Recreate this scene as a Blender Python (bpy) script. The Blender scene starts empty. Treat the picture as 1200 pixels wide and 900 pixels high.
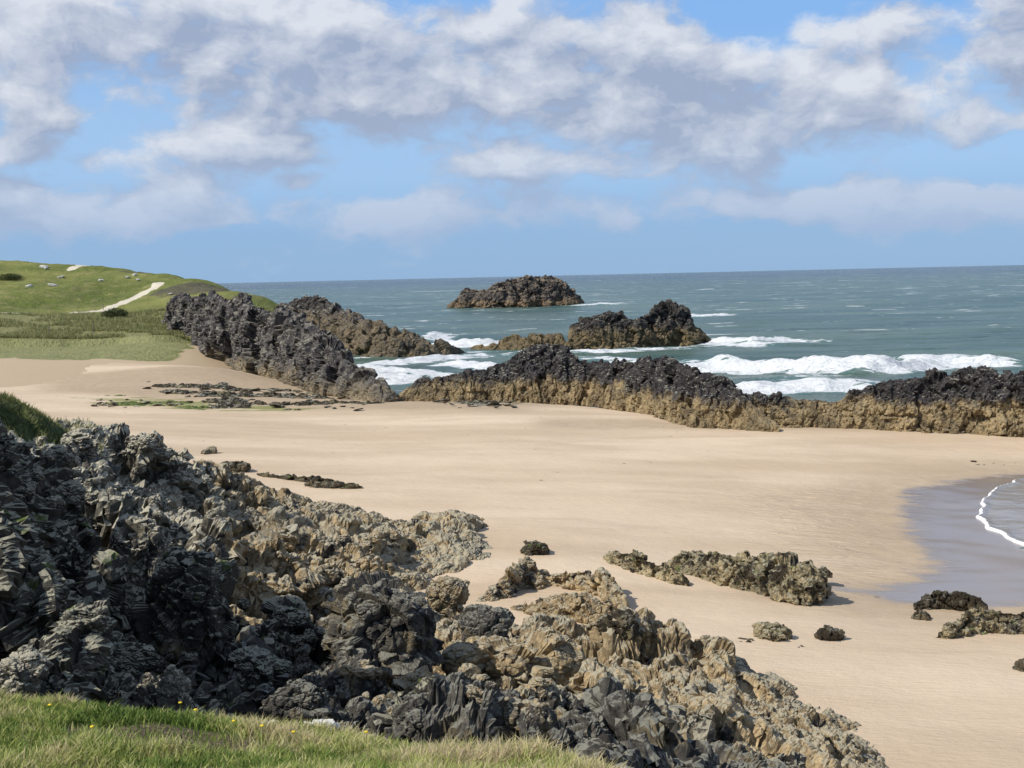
import bpy, math, numpy as np
from mathutils import Matrix, Vector
from mathutils.bvhtree import BVHTree
R = math.radians
rng = np.random.default_rng(7)
S = bpy.context.scene
COL = S.collection

# ------------------------------------------------------------------ camera
CAMZ, F, ROLL = 12.0, 1448.0, math.atan(21 / 920)
PITCH = math.atan(126.3 / F)
cam_d = bpy.data.cameras.new('camera'); cam = bpy.data.objects.new('camera', cam_d); COL.objects.link(cam)
cam.matrix_world = Matrix.Translation((0, 0, CAMZ)) @ Matrix.Rotation(R(90) - PITCH, 4, 'X') @ Matrix.Rotation(-ROLL, 4, 'Z')
cam_d.sensor_width = 36; cam_d.lens = 36 * F / 1200
cam_d.clip_start = .1; cam_d.clip_end = 60000
S.camera = cam

def ray(u, v):
    a = np.asarray(u, float) - 600; b = np.asarray(v, float) - 450
    ca, sa = math.cos(ROLL), math.sin(ROLL)
    x = a * ca - b * sa; y = a * sa + b * ca            # y is down
    cp, sp = math.cos(PITCH), math.sin(PITCH)
    return np.stack([x, F * cp - y * sp, -F * sp - y * cp], -1)
def at_z(u, v, z):                                      # the point of height z seen there in the photo
    d = ray(u, v); t = (z - CAMZ) / d[..., 2]
    return np.stack([d[..., 0] * t, d[..., 1] * t, np.asarray(z) + 0 * t], -1)
def at_d(u, v, dist):                                   # the point at ground distance dist
    d = ray(u, v); t = dist / np.hypot(d[..., 0], d[..., 1])
    return np.stack([d[..., 0] * t, d[..., 1] * t, CAMZ + d[..., 2] * t], -1)

# ------------------------------------------------------------------ light
SUN_AZ, SUN_EL = R(-118), R(43)        # azimuth measured from +Y towards +X: from the left
EXPO = 0.0
S.view_settings.view_transform = 'Standard'; S.view_settings.look = 'None'
S.view_settings.exposure = EXPO; S.view_settings.gamma = 1; S.view_settings.use_curve_mapping = False
sun_d = bpy.data.lights.new('sun', 'SUN'); sun_d.energy = 4.6; sun_d.angle = R(.53); sun_d.color = (1, .955, .88)
sun = bpy.data.objects.new('sun', sun_d); COL.objects.link(sun)
sdir = Vector((math.sin(SUN_AZ) * math.cos(SUN_EL), math.cos(SUN_AZ) * math.cos(SUN_EL), math.sin(SUN_EL)))
sun.rotation_euler = sdir.to_track_quat('Z', 'Y').to_euler(); sun.location = (0, 0, 60)

class G:
    """small node-graph writer"""
    def __init__(s, tree): s.t = tree; s.n = tree.nodes; s.l = tree.links
    def put(s, node, key, val):
        if val is None: return
        sock = node.inputs[key]
        if isinstance(val, bpy.types.NodeSocket): s.l.new(val, sock)
        else:
            if isinstance(val, (tuple, list)) and len(val) == 3 and sock.type == 'RGBA': val = (*val, 1)
            sock.default_value = val
    def node(s, typ, props=None, **ins):
        n = s.n.new(typ)
        for k, v in (props or {}).items(): setattr(n, k, v)
        for k, v in ins.items(): s.put(n, int(k[1:]) if k[0] == 'i' and k[1:].isdigit() else k, v)
        return n
    def m(s, op, a, b=None, c=None, clamp=False):
        n = s.node('ShaderNodeMath', {'operation': op, 'use_clamp': clamp}, i0=a)
        if b is not None: s.put(n, 1, b)
        if c is not None: s.put(n, 2, c)
        return n.outputs[0]
    def vm(s, op, a, b=None, out=0):
        n = s.node('ShaderNodeVectorMath', {'operation': op}, i0=a)
        if b is not None: s.put(n, 1, b)
        return n.outputs[out]
    def mix(s, f, a, b, blend='MIX'):
        n = s.node('ShaderNodeMix', {'data_type': 'RGBA', 'blend_type': blend, 'clamp_factor': True}, i0=f, i6=a, i7=b)
        return n.outputs[2]
    def mr(s, v, a, b, c=0., d=1., smooth=True):
        n = s.node('ShaderNodeMapRange', {'interpolation_type': 'SMOOTHSTEP' if smooth else 'LINEAR'}, i0=v, i1=a, i2=b, i3=c, i4=d)
        return n.outputs[0]
    def noise(s, vec, scale, detail=4., rough=.55, dist=0., color=False):
        n = s.node('ShaderNodeTexNoise', None, Vector=vec, Scale=scale, Detail=detail, Roughness=rough, Distortion=dist)
        return n.outputs[1 if color else 0]
    def vor(s, vec, scale, feature='F1', out=0, rand=1.):
        n = s.node('ShaderNodeTexVoronoi', {'feature': feature}, Vector=vec, Scale=scale, Randomness=rand)
        return n.outputs[out]
    def mapping(s, vec, scale=(1, 1, 1), rot=(0, 0, 0), loc=(0, 0, 0)):
        return s.node('ShaderNodeMapping', None, Vector=vec, Scale=scale, Rotation=rot, Location=loc).outputs[0]
    def attr(s, name): return s.node('ShaderNodeAttribute', {'attribute_name': name}).outputs[2]
    def pos(s): return s.node('ShaderNodeNewGeometry').outputs[0]
    def sep(s, v): return s.node('ShaderNodeSeparateXYZ', None, i0=v).outputs
    def comb(s, x, y, z): return s.node('ShaderNodeCombineXYZ', None, i0=x, i1=y, i2=z).outputs[0]
    def bump(s, h, dist, strength=1., normal=None):
        return s.node('ShaderNodeBump', None, Height=h, Distance=dist, Strength=strength, Normal=normal).outputs[0]

# ------------------------------------------------------------------ world: physical sky with a cloud layer
W = bpy.data.worlds.new('World'); S.world = W; W.use_nodes = True
g = G(W.node_tree); g.n.clear()
sky = g.node('ShaderNodeTexSky', {'sky_type': 'NISHITA', 'sun_disc': False, 'sun_elevation': SUN_EL, 'sun_rotation': SUN_AZ,
                                  'altitude': 0., 'air_density': 1., 'dust_density': .3, 'ozone_density': 3.}).outputs[0]
tc = g.node('ShaderNodeTexCoord').outputs[0]
dx, dy, dz = g.sep(g.vm('NORMALIZE', tc))
az = g.m('ARCTAN2', dx, dy); el = g.m('ARCSINE', dz)
P2 = g.comb(az, el, 0.)
warp = g.noise(g.mapping(P2, (1, 1.7, 1)), 9., 5., .6, color=True)
wv = g.vm('SUBTRACT', warp, (.5, .5, .5))
wv = g.vm('MULTIPLY', wv, (.06, .03, 0.))
PW = g.vm('ADD', P2, wv)
def blobs(vec):
    tot = None
    hor = lambda u: 323.7 - (u - 600) * .0228
    for (u, v, ru, rv, k) in [
        (110, 30, 230, 62, .9), (330, 60, 170, 80, .95), (420, 118, 190, 50, .85), (640, 70, 210, 95, 1.05), (310, 92, 40, 16, -.5), (800, 110, 170, 75, 1.), (930, 125, 110, 55, .9),
        (870, 170, 110, 30, .8), (1160, 35, 110, 60, .95), (1110, 125, 120, 42, .85), (1170, 165, 90, 22, .7), (60, 140, 90, 52, .95), (985, 52, 60, 25, .5),
        (290, 178, 85, 22, 1.35), (40, 188, 60, 13, .9), (600, 196, 125, 22, 1.1), (748, 200, 40, 17, 1.1), (40, 238, 150, 34, 1.2), (255, 246, 70, 30, 1.25),
        (505, 252, 160, 30, 1.0), (880, 244, 190, 26, 1.05), (1100, 246, 170, 30, 1.05), (160, 198, 60, 12, .7), (20, 262, 260, 26, .5), (360, 218, 24, 8, .7), (520, 10, 90, 14, -.5), (860, 20, 60, 22, -.5)]:
        c = ((u - 600) / F, (hor(u) - v) / F, 0.)
        d = g.vm('MULTIPLY', g.vm('SUBTRACT', vec, c), (F / ru, F / rv, 0.))
        q = g.vm('DOT_PRODUCT', d, d, out=1)
        e = g.m('MULTIPLY', g.m('EXPONENT', g.m('MULTIPLY', q, -1.12)), k)
        tot = e if tot is None else g.m('ADD', tot, e)
    return tot
gen = g.mr(g.noise(g.mapping(P2, (1, 2.2, 1)), 3.2, 5., .55), .42, .62, 0., 1.)
# outside the modelled sector the sky carries ordinary broken cloud, thinning out near the horizon
side = g.mr(g.m('MAXIMUM', g.m('ABSOLUTE', az), g.m('MULTIPLY', g.m('ABSOLUTE', el), 1.9)), .42, .6)
extra = g.m('MULTIPLY', gen, g.m('MULTIPLY', side, g.mr(el, .02, .15)))
def field(off):
    q = g.vm('ADD', PW, off)
    c = g.m('MINIMUM', g.m('ADD', blobs(q), extra), 1.1)
    n = g.noise(g.mapping(q, (1, 1.5, 1)), 12., 7., .5)
    n2 = g.noise(g.mapping(q, (1, 1.5, 1), loc=(5, 2, 0)), 34., 6., .6)
    return g.m('ADD', g.m('ADD', c, g.m('MULTIPLY', g.m('SUBTRACT', n, .5), 3.0)), g.m('MULTIPLY', g.m('SUBTRACT', n2, .5), 1.2))
f0 = field((0., 0., 0.)); f1 = field((-.010, .020, 0.))
dens = g.m('MULTIPLY', g.mr(f0, .26, .95), .93)
relief = g.m('MULTIPLY', g.m('SUBTRACT', f0, f1), .95)      # open side of a cloud (up and left) is lit, its underside grey
blot = g.noise(g.mapping(P2, (1, 1.6, 1)), 7., 3., .5)
lit = g.m('ADD', g.m('ADD', relief, g.m('MULTIPLY', g.m('SUBTRACT', blot, .5), 1.5)), .33, clamp=True)
ccol = g.mix(lit, (3.5, 4.15, 5.6), (7.5, 7.8, 8.4))
# low clouds seen through more air
low = g.mr(el, .0, .14)
ccol = g.mix(g.m('MULTIPLY', low, 1.), (3.9, 5.15, 7.2), ccol)
ccol = g.mix(g.mr(el, .05, .1, 0.45, 0.), ccol, (7.8, 8.0, 8.3)) if False else ccol
skyc = g.mix(1., sky, (.95, 1.0, 1.1), 'MULTIPLY')
hz = g.mr(el, -.02, .24)
clear = g.mix(hz, (2.75, 4.6, 7.15), (2.5, 4.9, 9.0))
midb = g.m('MULTIPLY', g.mr(el, .03, .09), g.mr(el, .2, .11))
clear = g.mix(g.m('MULTIPLY', midb, .8), clear, (3.9, 6.0, 8.9))
skyc = g.mix(g.mr(el, .25, .6, .9, .0), skyc, clear)
bg = g.node('ShaderNodeBackground', None, Color=g.mix(dens, skyc, ccol), Strength=.1)
out = g.node('ShaderNodeOutputWorld'); g.l.new(bg.outputs[0], out.inputs[0])

# ------------------------------------------------------------------ numpy noise
TB = rng.random((32 * 32 * 32, 7), dtype=np.float32)
def _idx(ix, iy, iz): return ((ix & 31) * 32 + (iy & 31)) * 32 + (iz & 31)
def vnoise(P, seed=0):
    P = np.asarray(P, np.float32); b = np.floor(P); f = P - b; f = f * f * (3 - 2 * f); b = b.astype(np.int32) + seed * 7
    r = 0
    for dx in (0, 1):
        wx = f[:, 0] if dx else 1 - f[:, 0]
        for dy in (0, 1):
            wy = wx * (f[:, 1] if dy else 1 - f[:, 1])
            for dz in (0, 1):
                r = r + TB[_idx(b[:, 0] + dx, b[:, 1] + dy, b[:, 2] + dz), 0] * wy * (f[:, 2] if dz else 1 - f[:, 2])
    return r
def fbm(P, seed=0, oct=4, gain=.5):
    P = np.asarray(P, np.float32); s = 0; a = 1.; t = 0
    for o in range(oct):
        s = s + a * vnoise(P * 2.03 ** o + o * 13.7, seed + o); t += a; a *= gain
    return s / t - .5
def worley(P, seed=0):
    b = np.floor(P - .5).astype(np.int32); N = len(P)
    f1 = np.full(N, 9e9, np.float32); f2 = f1.copy(); rid = np.zeros(N, np.int64); D = np.zeros((N, 3), np.float32)
    for dx in (0, 1):
        for dy in (0, 1):
            for dz in (0, 1):
                c = b + np.array([dx, dy, dz], np.int32)
                k = _idx(c[:, 0] + seed * 5, c[:, 1] + seed * 3, c[:, 2] + seed)
                d = P - (c + .5 + (TB[k, :3] - .5) * .8)
                q = (d * d).sum(1); m = q < f1
                f2 = np.where(m, f1, np.minimum(f2, q)); f1 = np.where(m, q, f1)
                rid = np.where(m, k, rid); D[m] = d[m]
    return np.sqrt(f1), np.sqrt(f2), rid, D
def rotm(ax, ay, az):
    return np.array((Matrix.Rotation(ax, 3, 'X') @ Matrix.Rotation(ay, 3, 'Y') @ Matrix.Rotation(az, 3, 'Z')), np.float32)
def frac(P, scale, M, seed, crack=.4, tilt=1.3):
    """angular fractured-rock height: flat tilted facets with cracks between, about -1..1"""
    Q = (np.asarray(P, np.float32) @ M) / scale
    w = np.stack([vnoise(Q * .9 + 5, seed + 1), vnoise(Q * .9 + 31, seed + 2), vnoise(Q * .9 + 57, seed + 3)], 1) - .5
    Q = Q + w * .28
    f1, f2, k, D = worley(Q, seed)
    r = TB[k]
    v = (r[:, 3] - .5) * 1.3 + ((r[:, 4:7] - .5) * D).sum(1) * tilt
    e = np.clip((f2 - f1) / .16, 0, 1); e = e * e * (3 - 2 * e)
    return v - crack * (1 - e)
def strata(P, nrm, thick, seed):
    """bedding: ledges stepping along nrm, each bed of its own thickness and strength, broken up sideways"""
    nrm = np.array(nrm, np.float32); nrm = nrm / np.linalg.norm(nrm); P = np.asarray(P, np.float32)
    t = P @ nrm / thick + (vnoise(P * (.35 / thick), seed) - .5) * 1.6 + (vnoise(P * (1.3 / thick), seed + 1) - .5) * .5
    k = np.floor(t); f = t - k
    q = np.stack([k * 1.37 + .5, k * .71, P[:, 0] * .25 / thick], 1)
    a = .25 + .75 * vnoise(q, seed + 2)
    prof = np.where(f < .82, f / .82, (1 - f) / .18)        # slopes out to a lip, then undercut
    return (prof - .5) * a
def tps(pts):
    pts = np.asarray(pts, float); xy = pts[:, :2]; z = pts[:, 2]; n = len(xy)
    def U(r2): return np.where(r2 > 0, r2 * np.log(r2 + 1e-12), 0)
    sc = 30.
    A = xy / sc
    K = U(((A[:, None] - A[None]) ** 2).sum(-1)) + np.eye(n) * .0006
    Pm = np.c_[np.ones(n), A]
    L = np.block([[K, Pm], [Pm.T, np.zeros((3, 3))]])
    w = np.linalg.solve(L, np.r_[z, 0, 0, 0])
    def f(x, y):
        x = np.asarray(x, float); sh = x.shape; q = np.stack([x.ravel(), np.asarray(y, float).ravel()], 1) / sc
        o = np.empty(len(q))
        for i in range(0, len(q), 20000):
            c = q[i:i + 20000]
            o[i:i + 20000] = U(((c[:, None] - A[None]) ** 2).sum(-1)) @ w[:n] + w[n] + c @ w[n + 1:]
        return o.reshape(sh)
    return f
def sdf_poly(x, y, poly):
    """signed distance to a closed polygon, negative inside"""
    x = np.asarray(x, float); y = np.asarray(y, float); poly = np.asarray(poly, float)[:, :2]
    d = np.full(x.shape, 1e9); ins = np.zeros(x.shape, bool)
    for i in range(len(poly)):
        a = poly[i]; b = poly[(i + 1) % len(poly)]; e = b - a
        t = np.clip(((x - a[0]) * e[0] + (y - a[1]) * e[1]) / (e @ e + 1e-12), 0, 1)
        d = np.minimum(d, np.hypot(x - a[0] - t * e[0], y - a[1] - t * e[1]))
        c = ((a[1] > y) != (b[1] > y)) & (x < (b[0] - a[0]) * (y - a[1]) / (b[1] - a[1] + 1e-12) + a[0])
        ins ^= c
    return np.where(ins, -d, d)
def sstep(a, b, x):
    t = np.clip((x - a) / (b - a), 0, 1); return t * t * (3 - 2 * t)

# ------------------------------------------------------------------ mesh helpers
def mesh_np(name, V, faces, mat, smooth=False, attrs=None, parent=None, **props):
    V = np.ascontiguousarray(V, np.float32); faces = np.ascontiguousarray(faces, np.int32); k = faces.shape[1]
    me = bpy.data.meshes.new(name)
    me.vertices.add(len(V)); me.vertices.foreach_set('co', V.ravel())
    me.loops.add(faces.size); me.loops.foreach_set('vertex_index', faces.ravel())
    me.polygons.add(len(faces)); me.polygons.foreach_set('loop_start', np.arange(0, faces.size, k, dtype=np.int32))
    me.polygons.foreach_set('use_smooth', np.full(len(faces), smooth, bool))
    me.update(calc_edges=True)
    for an, av in (attrs or {}).items():
        a = me.attributes.new(an, 'FLOAT', 'POINT'); a.data.foreach_set('value', np.ascontiguousarray(av, np.float32).ravel())
    me.materials.append(mat)
    o = bpy.data.objects.new(name, me); COL.objects.link(o)
    if parent is not None: o.parent = parent
    for a, b in props.items(): o[a] = b
    return o
def grid_faces(n, m):
    i = np.arange(n - 1)[:, None] * m + np.arange(m - 1)[None]
    i = i.ravel(); return np.stack([i, i + 1, i + m + 1, i + m], 1)
def grid_normals(Pg):
    a = np.gradient(Pg, axis=0); b = np.gradient(Pg, axis=1)
    n = np.cross(b, a); n /= np.linalg.norm(n, axis=-1, keepdims=True) + 1e-9
    return n
def smooth_g(A, k):
    for _ in range(k):
        B = A.copy(); B[1:-1] = (A[:-2] + 2 * A[1:-1] + A[2:]) / 4; A = B
        B = A.copy(); B[:, 1:-1] = (A[:, :-2] + 2 * A[:, 1:-1] + A[:, 2:]) / 4; A = B
    return A
def compact(V, Fc, attrs):
    use = np.unique(Fc); mp = -np.ones(len(V), np.int64); mp[use] = np.arange(len(use))
    return V[use], mp[Fc], {k: a.ravel()[use] for k, a in attrs.items()}
def spaced(lo, hi, dense_lo, dense_hi, step, grow=1.12):
    a = list(np.arange(dense_lo, dense_hi + step * .5, step)); s = step; x = a[-1]
    while x < hi: s *= grow; x += s; a.append(x)
    s = step; x = a[0]; b = []
    while x > lo: s *= grow; x -= s; b.append(x)
    return np.array(b[::-1] + a)
def new_mat(name):
    m = bpy.data.materials.new(name); m.use_nodes = True; g = G(m.node_tree); g.n.clear()
    o = g.node('ShaderNodeOutputMaterial'); return m, g, o
def principled(g, o, **k):
    p = g.n.new('ShaderNodeBsdfPrincipled')
    for a, b in k.items(): g.put(p, a.replace('_', ' '), b)
    g.l.new(p.outputs[0], o.inputs[0]); return p

# ------------------------------------------------------------------ materials
def rock_mat(name, dark, mid, ochre, z0=None, zw=.6, och=.5, lichen=.5, lcol=(.34, .33, .26), weed=.0, bs=1., green=0.):
    """dark: bare rock, ochre: barnacle and algae zone below height z0, lichen on upward faces, weed: brown weed"""
    m, g, o = new_mat(name); p = g.pos(); x, y, z = g.sep(p)
    big = g.noise(p, .55 / bs, 5., .6); med = g.noise(p, 2.2 / bs, 6., .65, .4); fine = g.noise(p, 11. / bs, 6., .7)
    if z0 is None: f = g.mr(g.m('ADD', big, g.m('MULTIPLY', g.m('SUBTRACT', med, .5), .6)), .62 - och * .3, .74 - och * .3)
    else:
        zz = g.m('ADD', z, g.m('ADD', g.m('MULTIPLY', g.m('SUBTRACT', big, .5), zw * 4.5), g.m('MULTIPLY', g.m('SUBTRACT', med, .5), zw * 3)))
        f = g.m('MULTIPLY', g.mr(zz, z0 - zw, z0 + zw, 1., 0.), och)
    blockc = g.sep(g.vor(g.vm('ADD', p, g.vm('MULTIPLY', g.noise(p, 1.5, 2., color=True), (.8, .8, .8))), 1.1 / bs, out=1))[0]
    c = g.mix(g.mr(med, .35, .65), dark, mid)
    oc = g.mix(g.mr(g.m('ADD', med, g.m('MULTIPLY', blockc, .2)), .4, .75), ochre, tuple(q * .45 for q in ochre))
    oc = g.mix(g.mr(fine, .55, .75, 0., .6), oc, tuple(min(.7, q * 1.35) for q in ochre))
    c = g.mix(f, c, oc)
    nz = g.sep(g.node('ShaderNodeNewGeometry').outputs[1])[2]
    if lichen > 0:
        ln = g.m('ADD', g.m('MULTIPLY', g.noise(p, 5.5 / bs, 6., .72, .8), .65), g.m('MULTIPLY', g.noise(p, 1.4 / bs, 3., .6), .35))
        lm = g.m('MULTIPLY', g.mr(g.m('ADD', ln, g.m('MULTIPLY', g.m('ADD', nz, -.5), .34)), .64 - lichen * .15, .67 - lichen * .14), .9)
        lm = g.m('MULTIPLY', lm, g.mr(z, (z0 or -9) - .8, (z0 or -9) + .6, .35, 1.) if z0 else 1.)
        c = g.mix(lm, c, g.mix(g.mr(fine, .4, .6), lcol, tuple(q * .7 for q in lcol)))
    if weed > 0:
        wn = g.noise(p, 1.6 / bs, 4., .6)
        wm = g.mr(g.m('ADD', wn, g.m('MULTIPLY', nz, .06)), .64 - weed * .25, .69 - weed * .22)
        c = g.mix(wm, c, (.035, .026, .014))
    if green > 0:
        gn = g.noise(p, 2.6, 4., .6); c = g.mix(g.m('MULTIPLY', g.mr(gn, .62 - green * .25, .7 - green * .2), g.mr(nz, .2, .7)), c, (.11, .15, .03))
    c = g.mix(1., c, g.comb(*[g.mr(fine, .25, .8, .62, 1.4)] * 3), 'MULTIPLY')
    at = g.attr('tint'); 
    h = g.m('ADD', g.m('MULTIPLY', g.noise(p, 7 / bs, 8., .72), 1.), g.m('MULTIPLY', g.vor(g.vm('ADD', p, g.vm('MULTIPLY', g.noise(p, 4., 3., color=True), (.3, .3, .3))), 5 / bs, 'DISTANCE_TO_EDGE'), .6))
    nb = g.bump(h, .12 * bs, .65)
    principled(g, o, Base_Color=c, Roughness=g.mr(fine, .3, .7, .65, .95), Normal=nb, Specular_IOR_Level=.3)
    return m
BAS, BAS2 = (.030, .030, .034), (.085, .082, .085)
OCH = (.40, .29, .15)
M_far = rock_mat('basalt_barnacle_zone', (.024, .021, .022), (.060, .053, .052), (.38, .285, .15), z0=2.75, zw=.5, och=.9, lichen=.2, bs=2.)
M_col = rock_mat('headland_basalt', (.032, .029, .029), (.115, .105, .098), (.34, .27, .165), z0=2.5, zw=.8, och=.8, lichen=.5, lcol=(.30, .27, .21), bs=3.)
M_shelf = rock_mat('shelf_rock', (.035, .032, .034), (.11, .1, .095), (.30, .225, .12), z0=6.5, zw=2.2, och=.6, lichen=.4, lcol=(.33, .3, .22), bs=3.)
M_searock = rock_mat('sea_rock', (.030, .026, .024), (.075, .065, .056), (.27, .20, .10), z0=3.0, zw=.8, och=.8, lichen=.05, bs=3.)
M_isle = rock_mat('island_rock', (.040, .034, .033), (.11, .092, .08), (.27, .19, .11), z0=2.6, zw=.7, och=.9, lichen=.75, lcol=(.25, .20, .13), bs=5.)
M_crag = rock_mat('grey_lichen_crag', (.047, .042, .034), (.225, .205, .155), (.42, .34, .215), z0=4.3, zw=.9, och=.85, lichen=1.1, lcol=(.60, .55, .41))
M_wall = rock_mat('shade_darkened_rock', (.030, .027, .022), (.092, .083, .064), (.2, .17, .1), z0=1., zw=.5, och=.2, lichen=.75, lcol=(.46, .43, .31), green=.12)  # crag rock with the gully's shade darkened into its colour
M_och = rock_mat('tan_barnacled_rock', (.045, .04, .035), (.16, .138, .105), (.50, .375, .21), och=.85, lichen=.6, lcol=(.52, .46, .32))
M_mix = rock_mat('brown_channel_rock', (.045, .040, .034), (.14, .12, .09), (.40, .31, .18), och=.45, lichen=.6, lcol=(.46, .42, .30))
M_dark = rock_mat('dark_basalt', (.043, .039, .034), (.125, .113, .092), (.3, .24, .14), och=.35, lichen=.5, lcol=(.30, .29, .23))  # darker basalt tone, as rough as the other rocks
M_sandrock = rock_mat('weedy_sand_rock', (.06, .052, .04), (.15, .135, .095), (.44, .36, .21), och=.9, lichen=.5, lcol=(.46, .43, .30), weed=.42, green=.05)
M_weed = rock_mat('weed_covered_rock', (.045, .036, .024), (.11, .09, .06), (.26, .21, .12), och=.5, lichen=.3, weed=.5, green=.05)
M_green = rock_mat('algae_green_rock', (.06, .055, .03), (.13, .13, .06), (.22, .26, .07), och=.8, lichen=.2, lcol=(.28, .30, .10), weed=.3, green=.8)
M_pale = rock_mat('pale_stone', (.30, .28, .23), (.45, .43, .37), (.5, .45, .35), och=.4, lichen=.2, lcol=(.55, .53, .45))

def sand_mat():
    m, g, o = new_mat('beach_sand'); p = g.pos(); x, y, z = g.sep(p)
    wet = g.attr('wet'); damp_shade = g.attr('damp_shade')
    n1 = g.noise(g.mapping(p, (.5, 1.6, 1)), .11, 5., .55); n2 = g.noise(p, 1.3, 5., .6); n3 = g.noise(p, 9., 4., .7)
    c = g.mix(g.mr(n1, .35, .68), (.55, .422, .284), (.68, .54, .383))
    c = g.mix(g.mr(g.noise(g.mapping(p, (.25, 1.5, 1), rot=(0, 0, .12)), .35, 6., .65), .52, .72, 0., .45), c, (.45, .345, .235))
    c = g.mix(g.mr(n3, .6, .85, 0., .25), c, (.42, .31, .2))
    c = g.mix(g.m('MULTIPLY', damp_shade, g.mr(n2, .3, .6, .7, 1.)), c, (.40, .305, .20))  # damp sand, and the channel shade painted in with it
    w = g.mr(g.m('ADD', wet, g.m('MULTIPLY', g.m('SUBTRACT', g.noise(g.mapping(p, (1, 2.4, 1)), .5, 4., .6), .5), .9)), .35, .75)
    c = g.mix(w, c, (.30, .245, .20))
    c = g.mix(g.mr(g.vor(p, .42, out=0), .0, .07, 1., 0.), c, (.12, .08, .045)) 
    alg = g.attr('algae'); am = g.mr(g.m('ADD', alg, g.m('MULTIPLY', g.m('SUBTRACT', g.noise(g.mapping(p, (.3, 1., 1)), .6, 6., .7), .5), 3.2)), .7, 1.)
    c = g.mix(g.m('MULTIPLY', am, .85), c, g.mix(g.noise(p, .5, 3.), (.13, .17, .035), (.28, .27, .10)))
    rip = g.noise(g.mapping(p, (1.1, 4.5, 1), rot=(0, 0, -.9)), 1.6, 3., .5, .6)
    h = g.m('ADD', g.m('MULTIPLY', n3, .16), g.m('ADD', g.m('MULTIPLY', rip, .5), g.m('MULTIPLY', n2, .5)))
    nb = g.bump(h, .10, g.m('MULTIPLY', g.m('SUBTRACT', 1., g.m('MULTIPLY', w, .96)), .8))
    rp = g.attr('ripple'); r2_ = g.noise(g.mapping(p, (1., 3.6, 1), rot=(0, 0, -.75)), .75, 4., .55, .9)
    nb = g.bump(r2_, .28, g.m('MULTIPLY', rp, .8), nb)
    principled(g, o, Base_Color=c, Roughness=g.mr(w, 0., 1., .92, .20), Normal=nb, Specular_IOR_Level=g.mr(w, 0., 1., .2, .75))
    return m
M_sand = sand_mat()

def sea_mat():
    m, g, o = new_mat('sea_water'); p = g.pos(); x, y, z = g.sep(p); foam = g.attr('foam')
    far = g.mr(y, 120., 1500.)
    n1 = g.noise(g.mapping(p, (.25, 1., 1)), .035, 4., .55)
    c = g.mix(g.mr(n1, .35, .65), (.038, .098, .080), (.115, .180, .135))  # streaks in the water colour stand in for cloud shadow bands
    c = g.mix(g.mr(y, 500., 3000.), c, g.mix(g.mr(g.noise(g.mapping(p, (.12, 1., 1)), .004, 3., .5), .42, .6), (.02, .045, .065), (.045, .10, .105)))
    c = g.mix(g.mr(foam, .08, .6, 0., .5), c, (.20, .33, .31))
    # foam on the breaking crests, and small whitecaps farther out
    fn = g.noise(g.mapping(p, (.35, 1., 1)), .6, 8., .68, .4)
    fm = g.mr(g.m('ADD', foam, g.m('MULTIPLY', g.m('SUBTRACT', fn, .5), 2.6)), .5, .68)
    wc = g.noise(g.mapping(p, (.45, 1., 1), rot=(0, 0, .15)), .13, 6., .62)
    wm = g.m('MULTIPLY', g.mr(wc, .615, .665), g.mr(y, 150., 260.))
    cv = g.noise(g.mapping(p, (.35, 1., 1)), .028, 5., .6); wm2 = g.m('MULTIPLY', g.mr(cv, .635, .68), g.mr(y, 350., 700.))
    fm = g.m('MAXIMUM', fm, g.m('MAXIMUM', g.m('MULTIPLY', wm, .85), g.m('MULTIPLY', wm2, .7)))
    c = g.mix(fm, c, (.86, .88, .88))
    h1 = g.noise(g.mapping(p, (.4, 1.1, 1), rot=(0, 0, .2)), .14, 8., .68)
    h2 = g.noise(g.mapping(p, (.6, 1.3, 1), rot=(0, 0, -.25)), 1.1, 6., .65)
    nb = g.bump(h1, 3.4, 1.); nb = g.bump(h2, .35, .9, nb); nb = g.bump(fn, .25, g.m('MULTIPLY', fm, .9), nb)
    principled(g, o, Base_Color=c, Roughness=g.mr(fm, 0., 1., .22, .9), Normal=nb, IOR=1.33, Specular_IOR_Level=.38)
    return m
M_sea = sea_mat()

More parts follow.
